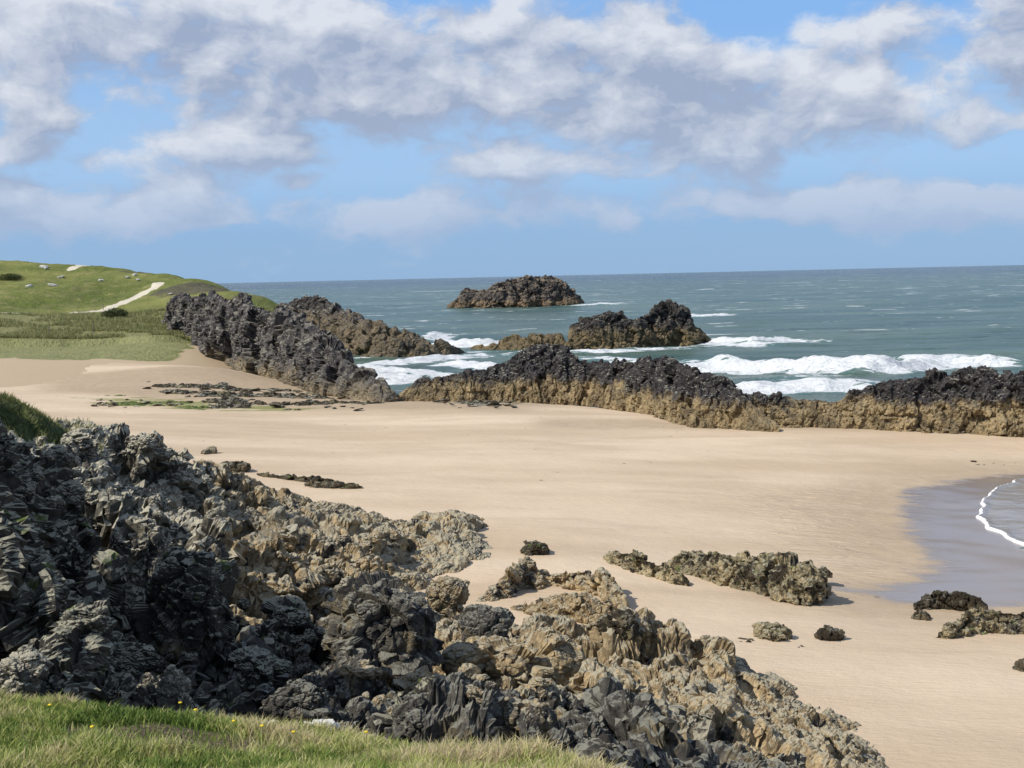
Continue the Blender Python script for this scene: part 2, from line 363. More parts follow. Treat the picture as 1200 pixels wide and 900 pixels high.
def grass_ground_mat(name, a, b, cdry, rk0=(.05, .045, .04), rk1=(.15, .13, .10), tuft=1.):
    m, g, o = new_mat(name); p = g.pos()
    n1 = g.noise(p, .05 * tuft, 5., .6); n2 = g.noise(p, .35 * tuft, 6., .65); n3 = g.noise(g.mapping(p, (1, 1, .3)), 2.2 * tuft, 4., .7)
    c = g.mix(g.mr(n1, .35, .65), a, b)
    c = g.mix(g.mr(n2, .5, .72, 0., .85), c, cdry)
    c = g.mix(g.mr(n3, .5, .75, 0., .6), c, tuple(q * .5 for q in a))
    c = g.mix(g.mr(g.noise(p, .09 * tuft, 7., .7), .56, .66, 0., .8), c, g.mix(n3, tuple(q * .45 for q in a), cdry))
    mar = g.attr('marram'); c = g.mix(g.m('MULTIPLY', mar, g.mr(n3, .3, .6, .5, .95)), c, (.28, .265, .12))
    lawn = g.attr('lawn'); c = g.mix(g.mr(g.m('ADD', lawn, g.m('MULTIPLY', g.m('SUBTRACT', n2, .5), 1.2)), .35, .7), c, g.mix(n2, (.19, .22, .08), (.38, .35, .17)))
    bare = g.attr('bare'); bm = g.mr(g.m('ADD', bare, g.m('SUBTRACT', n2, .5)), .4, .62)
    c = g.mix(bm, c, (.50, .385, .25))
    pt = g.attr('path'); c = g.mix(g.mr(pt, .4, .6), c, (.60, .54, .42))
    rk = g.attr('rocky'); c = g.mix(g.m('MULTIPLY', g.mr(g.m('ADD', rk, g.m('SUBTRACT', n2, .5)), .45, .7), .8), c, g.mix(g.mr(n3, .4, .6), rk0, rk1))
    nb = g.bump(g.m('ADD', n3, g.m('MULTIPLY', n2, 2.)), .5 / tuft, g.mr(g.m('ADD', pt, bm), 0., .5, .9, .1))
    principled(g, o, Base_Color=c, Roughness=.9, Normal=nb, Specular_IOR_Level=.15)
    return m
M_hill = grass_ground_mat('hill_turf', (.135, .165, .040), (.26, .265, .080), (.33, .285, .13))
M_bank = grass_ground_mat('bank_turf', (.06, .085, .02), (.09, .11, .03), (.14, .12, .06), (.11, .075, .05), (.24, .18, .12), tuft=6.)

def blade_mat(name, cols, transl=.35):
    m, g, o = new_mat(name); t = g.attr('tone')
    r = g.node('ShaderNodeValToRGB', None, i0=t); cr = r.color_ramp
    while len(cr.elements) < len(cols): cr.elements.new(.5)
    for e, (q, c) in zip(cr.elements, cols): e.position = q; e.color = (*c, 1)
    pr = g.node('ShaderNodeBsdfPrincipled', None, Roughness=.6); g.put(pr, 'Base Color', r.outputs[0]); g.put(pr, 'Specular IOR Level', .25)
    tr = g.node('ShaderNodeBsdfTranslucent', None, Color=r.outputs[0])
    mx = g.node('ShaderNodeMixShader', None, i0=transl, i1=pr.outputs[0], i2=tr.outputs[0]); g.l.new(mx.outputs[0], o.inputs[0])
    return m
M_blade = blade_mat('grass_blades', [(0, (.07, .13, .025)), (.35, (.18, .26, .05)), (.58, (.38, .42, .11)), (.8, (.60, .54, .26)), (1, (.58, .47, .30))])
M_marram = blade_mat('marram_blades', [(0, (.13, .145, .045)), (.5, (.27, .275, .11)), (1, (.47, .43, .23))])
def plain(name, c, rough=.8):
    m, g, o = new_mat(name); n = g.noise(g.pos(), 20., 4., .6)
    principled(g, o, Base_Color=g.mix(g.mr(n, .3, .7), c, tuple(q * .65 for q in c)), Roughness=rough); return m

# ------------------------------------------------------------------ beach: one sheet
def P3(L): return [tuple(at_z(u, v, z)) for u, v, z in L]
sand_pts = P3([(1100, 890, 1.2), (1190, 890, 1.1), (1300, 890, 1.0), (1190, 790, .75), (1000, 760, .95), (900, 760, 1.1), (800, 700, 1.2), (620, 650, 1.35), (700, 600, 1.3),
    (560, 700, 1.4), (600, 740, 1.4), (450, 580, 1.7), (300, 550, 2.0), (150, 500, 2.3), (1190, 560, .02), (1150, 600, .03), (1190, 650, .08), (1290, 690, .2), (1290, 600, .04), (1215, 655, .12), (1250, 640, .1), (1400, 740, .15), (1290, 760, .5), (1100, 600, .12), (1060, 620, .2),
    (1190, 710, .28), (1060, 700, .35), (1000, 560, .6), (900, 600, .8), (1190, 530, .35), (1190, 515, .7), (1000, 505, 1.0), (800, 505, 1.1), (760, 490, 1.15), (600, 472, 1.5),
    (500, 472, 1.6), (450, 475, 1.65), (300, 480, 1.6), (400, 500, 1.6), (200, 470, 1.8), (100, 440, 2.2), (250, 430, 2.5), (150, 425, 2.6), (50, 420, 2.7), (-200, 430, 3.2), (-200, 500, 3.)])
sand_pts += [(x, y, z) for x, y, z in [(-14, 124, .2), (-8, 126, -1.5), (10, 122, -2), (28, 112, -2), (50, 104, -2), (75, 96, -2), (-20, 150, -2.5), (20, 170, -4), (-40, 190, -2), (70, 160, -4),
    (120, 120, -4), (90, 60, -1.5), (60, 48, -.3), (120, 20, -1), (60, 20, .6), (0, 0, 2.5), (-60, 0, 4), (30, -20, 2), (-60, 60, 4), (-90, 120, 4), (-90, 230, 3), (-60, 250, .5)]]
sand_f = tps(sand_pts)
def ground_z(x, y):
    z = sand_f(x, y); r = np.hypot(x, y)
    z = np.clip(z, -6, 5)
    return np.where(r > 260, z * sstep(520, 260, r) - 7 * sstep(260, 520, r), z)
xs = spaced(-9000, 9000, -62, 55, .45, 1.14); ys = spaced(-9000, 30000, 22, 175, .45, 1.14)
X, Y = np.meshgrid(xs, ys); Z = ground_z(X, Y)
Pf = np.stack([X.ravel(), Y.ravel(), X.ravel() * 0], 1)
Z = Z + (fbm(Pf * .12, 3) * .35 + fbm(Pf * [.5, 1.2, 1], 5) * .10).reshape(Z.shape) * (np.hypot(X, Y) < 500)
wetpoly = [at_z(u, v, .2)[:2] for u, v in [(1052, 578), (1120, 562), (1215, 548), (1500, 560), (1500, 720), (1225, 718), (1150, 722), (1050, 716), (960, 700), (1010, 694), (1062, 678), (1085, 660), (1062, 636), (1050, 610)]]
sd = sdf_poly(X, Y, wetpoly); wet = sstep(2.2, -2.6, sd)
ripple = sstep(3, -4, sdf_poly(X, Y, [at_z(u, v, .5)[:2] for u, v in [(830, 590), (1000, 560), (1060, 575), (1045, 620), (1075, 660), (1000, 690), (900, 650)]]))
damp_shade = sstep(6, 0, sd) * .7 + .9 * sstep(3, -2, sdf_poly(X, Y, [at_z(u, v, 1.5)[:2] for u, v in [(60, 448), (250, 440), (420, 448), (640, 470), (600, 484), (330, 480), (60, 466)]])) \
    + .7 * sstep(2, -1, sdf_poly(X, Y, [at_z(u, v, 1.)[:2] for u, v in [(640, 500), (760, 496), (1000, 499), (1000, 503), (780, 505), (640, 508)]]))  # last strip paints the shadowed channel below the ridge
alg = sstep(3, -2, sdf_poly(X, Y, [at_z(u, v, 1.7)[:2] for u, v in [(70, 470), (180, 468), (260, 471), (400, 478), (300, 481), (200, 481), (120, 477)]]))
mesh_np('beach', np.stack([X, Y, Z], -1).reshape(-1, 3), grid_faces(*X.shape), M_sand, True, {'wet': wet, 'damp_shade': np.clip(damp_shade, 0, 1), 'algae': alg, 'ripple': ripple}, kind='structure', label='wide beach of pale golden sand with a wet strip at the right')

# ------------------------------------------------------------------ hill: grassy headland behind the beach
def PD(L): return [tuple(at_d(u, v, d)) for u, v, d in L]
hill_pts = PD([(0, 421, 158), (100, 418, 163), (220, 412, 168), (-200, 425, 158), (0, 407, 180), (110, 405, 184), (200, 401, 182), (-200, 412, 180), (0, 396, 192), (100, 394, 196), (190, 396, 195), (100, 380, 214), (0, 380, 214),
    (-200, 385, 210), (100, 372, 236), (0, 370, 240), (100, 363, 262), (30, 352, 275), (140, 350, 280), (0, 345, 290), (185, 336, 288), (60, 330, 322), (0, 328, 325), (50, 311, 362), (0, 311, 370), (-200, 316, 360),
    (110, 314, 345), (150, 317, 335), (165, 320, 325), (200, 325, 305), (235, 330, 288), (280, 341, 262), (318, 357, 245), (200, 360, 250), (240, 360, 225), (190, 387, 207), (235, 405, 180), (170, 375, 235)])
hill_pts += [(at_d(u, 400, d)[0], at_d(u, 400, d)[1], z) for u, d, z in [(360, 290, -4), (300, 330, -2), (250, 370, -2), (150, 420, 6), (50, 450, 9), (-300, 430, 12), (380, 240, -3), (350, 200, -2), (300, 165, 0), (260, 155, .5), (0, 120, 1.2), (-200, 120, 2.5), (120, 130, 1.0), (-700, 300, 14), (-1300, 200, 12), (-900, 120, 8)]]
hill_f = tps(hill_pts)
xs = spaced(-1500, 60, -125, -38, .5, 1.1); xs = xs[xs < -25]; ys = spaced(90, 1500, 145, 385, .6, 1.1); ys = ys[ys > 120]
X, Y = np.meshgrid(xs, ys); Pf = np.stack([X.ravel(), Y.ravel(), X.ravel() * 0], 1)
Z = hill_f(X, Y); Z = np.clip(Z, -6, 20)
r = np.hypot(X, Y); D_ = Y
rr = lambda a: a.reshape(X.shape)
Z = Z + rr(fbm(Pf * .06, 11)) * 3.0 * sstep(205, 260, r) + rr(fbm(Pf * .25, 12)) * .6 * sstep(180, 215, r) + rr(fbm(Pf * .9, 13)) * .35 * sstep(178, 190, r)
edge = 182 + rr(fbm(Pf * .05, 21)) * 14
Z = Z + 1.0 * sstep(-1.2, 1.2, r - edge) * sstep(235, 200, r)
Z = Z - 6 * sstep(500, 900, r) * 0
marr = sstep(edge - 1, edge + 2, r) * sstep(250, 232, r + rr(fbm(Pf * .08, 22)) * 40)
lawn = sstep(2, 0, r - edge) * sstep(-40, -48, X + rr(fbm(Pf * .2, 23)) * 10) * sstep(157, 162, r + rr(fbm(Pf * .3, 24)) * 8)
bare = sstep(1.5, -.5, r - edge) * (1 - lawn)
rocky = sstep(.08, .2, rr(fbm(Pf * .07, 31))) * sstep(300, 330, r) * .6 + .8 * sstep(14, 4, np.hypot(X - at_d(178, 318, 320)[0], Y - at_d(178, 318, 320)[1])) + .9 * sstep(16, 6, np.hypot(X - at_d(235, 335, 275)[0], Y - at_d(235, 335, 275)[1]))
ppts = [at_d(u, v, d)[:2] for u, v, d in [(-150, 372, 242), (0, 370.5, 243), (90, 370.5, 246), (125, 364, 258), (150, 353, 272), (170, 345, 281), (184, 337, 288), (186, 333, 293)]]
pd_ = np.full(X.shape, 1e9); pt = []
for i in range(len(ppts) - 1):
    a, b = ppts[i], ppts[i + 1]; e = b - a; t = np.clip(((X - a[0]) * e[0] + (Y - a[1]) * e[1]) / (e @ e), 0, 1)
    w = 1.25 if i >= 2 else .45
    pd_ = np.minimum(pd_, np.hypot(X - a[0] - t * e[0], Y - a[1] - t * e[1]) / w)
path = sstep(1.5, .7, pd_)
for (u, v, d, s) in [(101, 316, 342, 2.2), (87, 321, 334, 1.5)]:
    q = at_d(u, v, d); path = np.maximum(path, sstep(1.3, .6, np.hypot(X - q[0], (Y - q[1]) / 2.5) / s))
hill = mesh_np('hill', np.stack([X, Y, Z], -1).reshape(-1, 3), grid_faces(*X.shape), M_hill, True, {'marram': marr, 'lawn': lawn, 'bare': bare, 'path': path, 'rocky': rocky}, kind='structure', label='green grassy headland with a pale footpath and dunes at its foot')
_g = X.shape
def bvh_of(o):
    me = o.data; n = len(me.vertices); co = np.empty(n * 3, np.float32); me.vertices.foreach_get('co', co)
    fs = [p.vertices[:] for p in me.polygons]; return BVHTree.FromPolygons(co.reshape(-1, 3).tolist(), fs)
def hill_z(x, y):
    ys = ys_h; i = np.clip(np.searchsorted(ys, y) - 1, 0, len(ys) - 2); j = np.clip(np.searchsorted(xs_h, x) - 1, 0, len(xs_h) - 2)
    fy = (y - ys[i]) / (ys[i + 1] - ys[i]); fx = (x - xs_h[j]) / (xs_h[j + 1] - xs_h[j])
    return (Zh[i, j] * (1 - fx) + Zh[i, j + 1] * fx) * (1 - fy) + (Zh[i + 1, j] * (1 - fx) + Zh[i + 1, j + 1] * fx) * fy
xs_h, Zh, ys_h = xs, Z, ys
def blades(n, px, py, pz, h, w, tone, lean=.5, seg=3):
    ang = rng.random(n) * 6.283; la = rng.random(n) * 6.283; ll = h * (lean * rng.random(n) + .1)
    ca, sa = np.cos(ang), np.sin(ang); lx, ly = np.cos(la) * ll, np.sin(la) * ll
    V = np.empty((n, seg * 2 + 1, 3)); T = np.repeat(tone[:, None], seg * 2 + 1, 1)
    for k in range(seg):
        t = k / seg; ww = w * (1 - t * .6)
        cx = px + lx * t * t; cy = py + ly * t * t; cz = pz + h * t * (1 - .25 * lean * t)
        V[:, 2 * k, :] = np.stack([cx - ca * ww, cy - sa * ww, cz], -1); V[:, 2 * k + 1, :] = np.stack([cx + ca * ww, cy + sa * ww, cz], -1)
    V[:, -1, :] = np.stack([px + lx, py + ly, pz + h * (1 - .25 * lean)], -1)
    b = np.arange(n)[:, None] * (seg * 2 + 1); Fs = []
    for k in range(seg - 1):
        for tri in ((0, 1, 3), (0, 3, 2)): Fs.append(b + 2 * k + np.array(tri))
    k = seg - 1; Fs.append(b + np.array([2 * k, 2 * k + 1, 2 * k + 2]))
    return V.reshape(-1, 3), np.concatenate(Fs), T.ravel()
# marram on the dunes, in clumps
nc = 5200; cu = rng.random(nc) * 330 - 70; cd = 183 + 56 * rng.random(nc) ** 1.4
q = at_d(cu, 400, cd); cx, cy = q[:, 0], q[:, 1]
ok = (np.abs(cx) < 125) & (vnoise(np.stack([cx * .15, cy * .15, cx * 0], 1), 9) > .35)
cx, cy = cx[ok], cy[ok]; nb_ = 9; n = len(cx) * nb_
px = np.repeat(cx, nb_) + rng.normal(0, .22, n); py = np.repeat(cy, nb_) + rng.normal(0, .22, n)
V, Fs, T = blades(n, px, py, hill_z(px, py) - .05, .35 + .5 * rng.random(n), .035 + .03 * rng.random(n), np.clip(np.repeat(rng.random(len(cx)), nb_) * .6 + rng.random(n) * .4, 0, 1), .6, 2)
mesh_np('marram_grass', V, Fs, M_marram, False, {'tone': T}, kind='stuff', label='rough olive marram grass covering the dunes below the hill', category='grass')

# ------------------------------------------------------------------ rocks: generators
def ridge(name, st, mat, label, category='rock', zb=1.5, res=.1, scales=((3., .9), (1.2, .45), (.5, .2)), seed=1, front=.45, back=1.4, foot=.8, Mrot=(.3, .2, .1), vert=1., crestjit=.25, lip=0., group=None, backz=None, prop=None):
    """a rock wall through stations (u, v_base, v_top[, z_base]) of real size; front = run of the front face per metre of height"""
    B, C, Zb = [], [], []
    for s in st:
        z = s[3] if len(s) > 3 else zb
        b = at_z(s[0], s[1], z); db = math.hypot(b[0], b[1])
        vt = s[2] + min(.35 * (s[1] - s[2]), .3 * scales[0][1] / db * F); h0 = max(.1, (s[1] - vt) / F * db); run = front * h0
        c = at_d(s[0], vt, db + run)
        B.append(b); C.append(c); Zb.append(z)
    B = np.array(B); C = np.array(C)
    L = np.r_[0, np.cumsum(np.hypot(*np.diff(B[:, :2], axis=0).T))]
    n = max(12, int(L[-1] / res)); s = np.linspace(0, L[-1], n)
    Bi = np.stack([np.interp(s, L, B[:, k]) for k in range(3)], 1); Ci = np.stack([np.interp(s, L, C[:, k]) for k in range(3)], 1)
    k = max(1, int(.25 * (L[-1] / len(st)) / res)); ker = np.ones(2 * k + 1) / (2 * k + 1)
    def sm(a): return np.convolve(np.pad(a, k, mode='edge'), ker, 'valid')
    Bi = np.stack([sm(Bi[:, j]) for j in range(3)], 1)
    run = Ci[:, :2] - Bi[:, :2]; rn = np.linalg.norm(run, axis=1, keepdims=True) + 1e-6; away = Bi[:, :2] / np.linalg.norm(Bi[:, :2], axis=1, keepdims=True)
    H = Ci[:, 2] - Bi[:, 2]; hm = H.max()
    endt = np.clip(np.minimum(s, s[-1] - s) / max(.6 * hm, .25), 0, 1) ** .5
    prof = []; tt = []
    plen = hm * (front + 1.2 + back) + foot
    m = max(14, int(plen / res)); t = np.linspace(0, 1, m)
    ya = np.interp(t, [0, .06, .20, .36, .46, .58, .78, 1.], [0, .02, .25, .70, 1., 1.35, 1.9, 2.6])   # run: 0 base, 1 crest
    za = np.interp(t, [0, .06, .20, .36, .46, .58, .78, 1.], [-.25, 0, .52, .93, 1., .9, .5, -.35])
    kk = max(1, m // 24); ya = np.convolve(np.pad(ya, kk, mode='edge'), np.ones(2 * kk + 1) / (2 * kk + 1), 'valid'); za = np.convolve(np.pad(za, kk, mode='edge'), np.ones(2 * kk + 1) / (2 * kk + 1), 'valid')
    za = za / za.max()
    Rf = H[:, None] * front; Rb = H[:, None] * back + .3
    run2 = np.where(ya[None] <= 1, ya[None] * Rf, Rf + (ya[None] - 1) / 1.6 * Rb)
    zz = Bi[:, 2:3] + np.where(za[None] > 0, za[None] * H[:, None] * endt[:, None], za[None] * (hm * .6 + .3))
    Pg = np.stack([Bi[:, 0:1] + away[:, 0:1] * run2, Bi[:, 1:2] + away[:, 1:2] * run2, zz], -1)
    N = grid_normals(Pg); 
    if (N[..., 2].mean() < 0): N = -N
    M = rotm(*Mrot); sc = np.array([1, 1, 1 / vert], np.float32)
    fade = ((.35 + .65 * endt) * np.clip(H / hm, .15, 1) ** .7)[:, None]
    ns = len(scales)
    for i, (ss, am) in enumerate(scales):
        f = Pg.reshape(-1, 3).astype(np.float32) * sc
        d = frac(f, ss, M, seed + i * 3).reshape(Pg.shape[:2]) * am * fade
        Pg = Pg + N * d[..., None]
        if i < ns - 1:
            N = grid_normals(smooth_g(Pg, 2)); 
            if (N[..., 2].mean() < 0): N = -N
    f = Pg.reshape(-1, 3).astype(np.float32)
    Pg = Pg + N * (strata(f, (.55, -.2, .75), scales[0][0] * .28, seed + 9) * scales[0][1] * .45).reshape(Pg.shape[:2])[..., None] * fade[..., None]
    f = Pg.reshape(-1, 3).astype(np.float32)
    Pg = Pg + N * (fbm(f / scales[-1][0] * 1.6, seed + 40, 3) * scales[-1][1] * 1.6).reshape(Pg.shape[:2])[..., None]
    V = Pg.reshape(-1, 3); org = Vector((float(Bi[:, 0].mean()), float(Bi[:, 1].mean()), float(Bi[:, 2].mean())))
    o = mesh_np(name, V - np.array(org), grid_faces(*Pg.shape[:2]), mat, False, None, label=label, category=category)
    o.location = org
    if group: o['group'] = group
    return o
_ico = {}
def ico(sub):
    if sub not in _ico:
        import bmesh
        bm = bmesh.new(); bmesh.ops.create_icosphere(bm, subdivisions=sub, radius=1)
        _ico[sub] = (np.array([v.co[:] for v in bm.verts]), np.array([[v.index for v in f.verts] for f in bm.faces])); bm.free()
    return _ico[sub]
def boulder_mesh(sub, size, seed, scales, squash=.2, Mrot=(.4, .3, .2)):
    V, Fc = ico(sub); V = V.copy()
    sx, sy, sz = size
    # superellipsoid: a blockier start than a ball
    V = np.sign(V) * np.abs(V) ** .82
    N = V / np.linalg.norm(V, axis=1, keepdims=True); P = V * np.array([sx, sy, sz]) / 2
    M = rotm(*Mrot); mean = (sx + sy + sz) / 3
    off = np.array([seed * 3.7, seed * 1.3, seed * 2.1])
    for i, (ss, am) in enumerate(scales):
        P = P + N * (frac((P + off).astype(np.float32), ss * mean, M, seed + i, .22) * am * mean)[:, None]
    P = P + N * (fbm((P + off) / (scales[-1][0] * mean) * 1.7, seed, 3) * scales[-1][1] * mean * 1.5)[:, None]
    return P, Fc
BSC = ((.55, .16), (.24, .075), (.1, .03))

# ------------------------------------------------------------------ foreground crag
crag_pts = PD([(0, 482, 44), (60, 512, 46), (-150, 485, 40), (-150, 560, 34), (-200, 640, 24), (0, 552, 38), (-60, 552, 38), (-60, 600, 30), (100, 532, 45), (180, 518, 47), (225, 556, 48), (265, 588, 46), (310, 576, 53), (370, 588, 52), (420, 598, 50), (450, 603, 52.5), (530, 608, 52), (590, 632, 49.5),
    (100, 600, 32), (200, 600, 34), (300, 620, 36), (350, 650, 34), (400, 650, 37), (450, 640, 44), (550, 640, 47), (500, 660, 43), (440, 690, 35), (500, 700, 35), (440, 740, 30), (500, 770, 28), (380, 740, 26), (350, 700, 27.5), (350, 790, 22.5), (250, 790, 19.5),
    (100, 780, 17.5), (0, 790, 13), (0, 700, 15.5), (0, 612, 19), (45, 640, 19.5), (85, 700, 22), (200, 650, 30), (200, 720, 24), (280, 700, 29), (450, 820, 16.5), (550, 850, 17.5), (500, 800, 22), (600, 800, 24), (570, 765, 27.5), (650, 800, 25), (700, 745, 31), (780, 738, 31.5),
    (840, 765, 30.5), (850, 810, 28.5), (700, 850, 21), (760, 895, 18), (800, 850, 24), (900, 860, 25), (960, 835, 28), (1000, 860, 27), (1020, 895, 25.5), (900, 940, 20), (1000, 960, 21), (1100, 1000, 21), (560, 800, 23.5), (640, 760, 28.5), (50, 560, 36), (150, 560, 40), (120, 640, 29)])
crag_pts += [(*at_z(u, v, z)[:2], z2) for u, v, z, z2 in [(290, 540, 2, 1.), (200, 490, 2, .8), (100, 480, 2, 1.), (380, 555, 1.8, .9), (450, 582, 1.7, .7), (540, 590, 1.5, .6), (640, 630, 1.3, .5), (620, 668, 1.3, .4), (545, 690, 1.4, .8), (590, 700, 1.4, .6), (600, 738, 1.4, .8), (650, 745, 1.4, .7), (700, 690, 1.2, .2), (760, 700, 1.2, .2), (860, 740, 1.1, .1), (920, 780, 1.1, .2), (990, 812, 1.1, .3), (1060, 850, 1.1, .3),
    (1110, 893, 1.1, .3), (1180, 950, 1., -.2), (0, 430, 2.5, 1.), (540, 735, 1.4, 1.0)]]
crag_pts += [(-8.5, 13.5, 12.), (-10.0, 18, 13.4), (-12, 22.5, 13.), (-14.4, 26.5, 9.0), (-17.5, 32, 6.6), (-21, 42, 6.4), (-14, 6, 9.5), (-20, 14, 11.5), (-2, 8, 7), (3, 8, 5.5), (6, 12, 4.0), (10, 12, 1.)]  # unseen bluff at the left, raised to throw shade into the gully
crag_f = tps(crag_pts)
na, nr = 1000, 1040
ang = np.linspace(-.60, .375, na); rad = np.exp(np.linspace(math.log(9.5), math.log(60), nr))
A_, R_ = np.meshgrid(ang, rad); X = np.sin(A_) * R_; Y = np.cos(A_) * R_; Z = crag_f(X, Y)
gz = ground_z(X, Y)
Z = Z - .38 * sstep(.4, 3., Z - gz)
qm = at_d(12, 490, 44); mound = sstep(5.5, 2.5, np.hypot(X - qm[0] + 1.5, (Y - qm[1]) * .8)) * sstep(5.0, 5.7, Z)
Z = Z + .9 * mound; P = np.stack([X, Y, Z], -1)
rough = 1 - .85 * mound
low = sstep(.2, 2.4, Z - gz)                      # the lower the rock, the tamer its relief
amp = (.30 + .62 * low) * rough
M1 = rotm(.5, .35, .9); M2 = rotm(.2, -.5, .4)
N = grid_normals(P); N = N * np.sign(N[..., 2:3])
N0 = N + np.array([0, -.25, 0])
for i, (ss, am, anis) in enumerate([(3.8, 1.15, (1, 1, .8)), (1.5, .72, (1.2, .85, .8)), (.66, .34, (1.3, .8, .8)), (.29, .08, (1.3, .8, .8)), (.13, .032, (1.2, .8, .9))]):
    f = P.reshape(-1, 3).astype(np.float32) * np.array(anis, np.float32)
    d = frac(f, ss, M1 if i % 2 == 0 else M2, 3 + i * 2, .42).reshape(X.shape)
    P = P + N * (d * am * amp)[..., None]
    if i < 2: P = smooth_g(P, (3, 1)[i])
    if i == 1: P = P + N * (strata(f, (.45, -.35, .82), .95, 50) * .50 * amp.ravel() ).reshape(X.shape)[..., None]
    if i == 2: P = P + N * (strata(f, (.5, -.3, .8), .30, 55) * .17 * amp.ravel()).reshape(X.shape)[..., None]
    N = grid_normals(smooth_g(P, 3 if i < 2 else 1)); N = N * np.where(N[..., 2:3] < 0, -1, 1)
f = P.reshape(-1, 3).astype(np.float32)
P = P + N * (fbm(f * 8, 77, 3) * .055 + frac(f, .075, M2, 71, .3) * .018).reshape(X.shape)[..., None]
keep = (P[..., 2] > gz - .5)
Fc = grid_faces(nr, na); kf = keep.ravel()[Fc].any(1); Fc = Fc[kf]
V = P.reshape(-1, 3)
# what stands as one mass of rock is one object: each face goes to its nearest mass
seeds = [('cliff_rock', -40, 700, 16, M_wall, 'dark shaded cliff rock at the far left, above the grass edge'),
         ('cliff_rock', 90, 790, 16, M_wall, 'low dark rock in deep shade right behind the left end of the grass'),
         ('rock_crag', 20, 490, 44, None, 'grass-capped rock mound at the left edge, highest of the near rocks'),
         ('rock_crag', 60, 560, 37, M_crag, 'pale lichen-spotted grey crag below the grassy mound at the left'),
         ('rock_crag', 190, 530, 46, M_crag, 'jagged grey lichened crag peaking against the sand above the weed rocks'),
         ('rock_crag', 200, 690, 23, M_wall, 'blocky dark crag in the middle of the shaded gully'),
         ('rock_crag', 270, 600, 37, M_crag, 'dark grey crag sloping down right of the jagged lichened peak'),
         ('rock_outcrop', 350, 575, 52, M_och, 'low pale tan outcrop just below the dark weed strips on the sand'),
         ('rock_outcrop', 520, 625, 49, M_och, 'broad knobbly ochre outcrop ending at the dark round stone on the sand'),
         ('rock_outcrop', 380, 650, 36, M_och, 'sunlit pale tan rubble slope beside the dark shaded crag'),
         ('rock_outcrop', 480, 695, 36, M_och, 'tan rock shelf behind the big dark lump, in front of the sand gap'),
         ('rock_outcrop', 350, 770, 22, M_dark, 'dark shadowed boulder slope just above the middle of the grass edge'),
         ('rock_outcrop', 560, 820, 22, M_och, 'wavy tan rock ledge below the round dark boulder'),
         ('rock_outcrop', 520, 860, 16.5, M_dark, 'blue-black rock knob poking up along the grass edge'),
         ('rock_outcrop', 770, 750, 31, M_och, 'large furrowed tan outcrop with its crest against the open sand'),
         ('rock_outcrop', 720, 860, 21, M_mix, 'dark broken rock in the channel right of the grass tip'),
         ('rock_outcrop', 920, 860, 25, M_och, 'brown layered rock slope running down to the bottom right sand')]
sp = np.array([at_d(a[1], a[2], a[3]) for a in seeds])
fcen = V[Fc].mean(1); jit = np.stack([fbm(fcen * .7, 61), fbm(fcen * .7, 62), fbm(fcen * .5, 63)], 1) * 3.5
wgt = np.array([1.] * len(seeds)); wgt[13] = 1.5; wgt[1] = 1.2
dd = (((fcen + jit)[:, None] - sp[None]) ** 2 * np.array([1, 1, 1.])).sum(-1) * wgt[None]
who = dd.argmin(1)
M_grasscap = None
def cap_mat():
    m, g, o = new_mat('grassy_rock_cap'); p = g.pos(); mk = g.attr('mound')
    n1 = g.noise(p, .9, 5., .65); n2 = g.noise(p, 7., 5., .7)
    rockc = g.mix(g.mr(n1, .35, .65), (.05, .05, .05), (.16, .16, .145)); rockc = g.mix(g.mr(n2, .52, .62), rockc, (.36, .34, .26))
    gr = g.mix(g.mr(n1, .4, .6), (.05, .075, .018), (.11, .13, .035)); gr = g.mix(g.mr(n2, .5, .7), gr, (.10, .09, .04))
    k = g.mr(g.m('ADD', mk, g.m('MULTIPLY', g.m('SUBTRACT', n1, .5), .8)), .4, .55)
    principled(g, o, Base_Color=g.mix(k, rockc, gr), Roughness=.9, Normal=g.bump(n2, .15, .9)); return m
M_cap = cap_mat()
crag_objs = []
for i, s in enumerate(seeds):
    fi = Fc[who == i]
    if len(fi) < 50: continue
    v_, f_, a_ = compact(V, fi, {'mound': mound})
    org = np.array([v_[:, 0].mean(), v_[:, 1].mean(), v_[:, 2].min()])
    o = mesh_np(s[0], v_ - org, f_, s[4] or M_cap, False, a_, label=s[5], category='rock'); o.location = org
    crag_objs.append(o)
# height lookup over the crag / sand for resting things on it
tri = Fc[::1]
crag_bvh = BVHTree.FromPolygons(V.tolist(), Fc.tolist())
def hit(u, v):
    d = Vector(ray(u, v)).normalized(); r = crag_bvh.ray_cast(Vector((0, 0, CAMZ)), d)
    s = None
    for k in np.linspace(8, 220, 900):
        q = np.array([0, 0, CAMZ]) + np.array(d) * k
        if q[2] < ground_z(q[0], q[1]): s = q; break
    if r[0] is None: return s
    return np.array(r[0]) if s is None or r[3] < np.linalg.norm(s - [0, 0, CAMZ]) else s
def topz(x, y):
    r = crag_bvh.ray_cast(Vector((x, y, 30)), Vector((0, 0, -1))); z = float(ground_z(np.array(x), np.array(y)))
    return max(z, r[0].z) if r[0] is not None else z
def rock_at(name, u, v, wpx, hpx, mat, label, seed, dep=1., sub=6, sink=.28, group=None, scales=BSC):
    """a single stone whose foot is seen at (u, v); width and height given as seen"""
    p = hit(u, v); d = np.linalg.norm(p - [0, 0, CAMZ]); w = wpx / F * d; h = hpx / F * d
    P_, F_ = boulder_mesh(sub, (w, w * dep, h * (1 + sink)), seed, scales)
    y = p[1] + w * dep * .4; x = p[0] * (y / p[1])
    o = mesh_np(name, P_, F_, mat, False, None, label=label, category='rock'); o.location = (x, y, p[2] + h * .5 * (1 - sink))
    if group: o['group'] = group
    return o
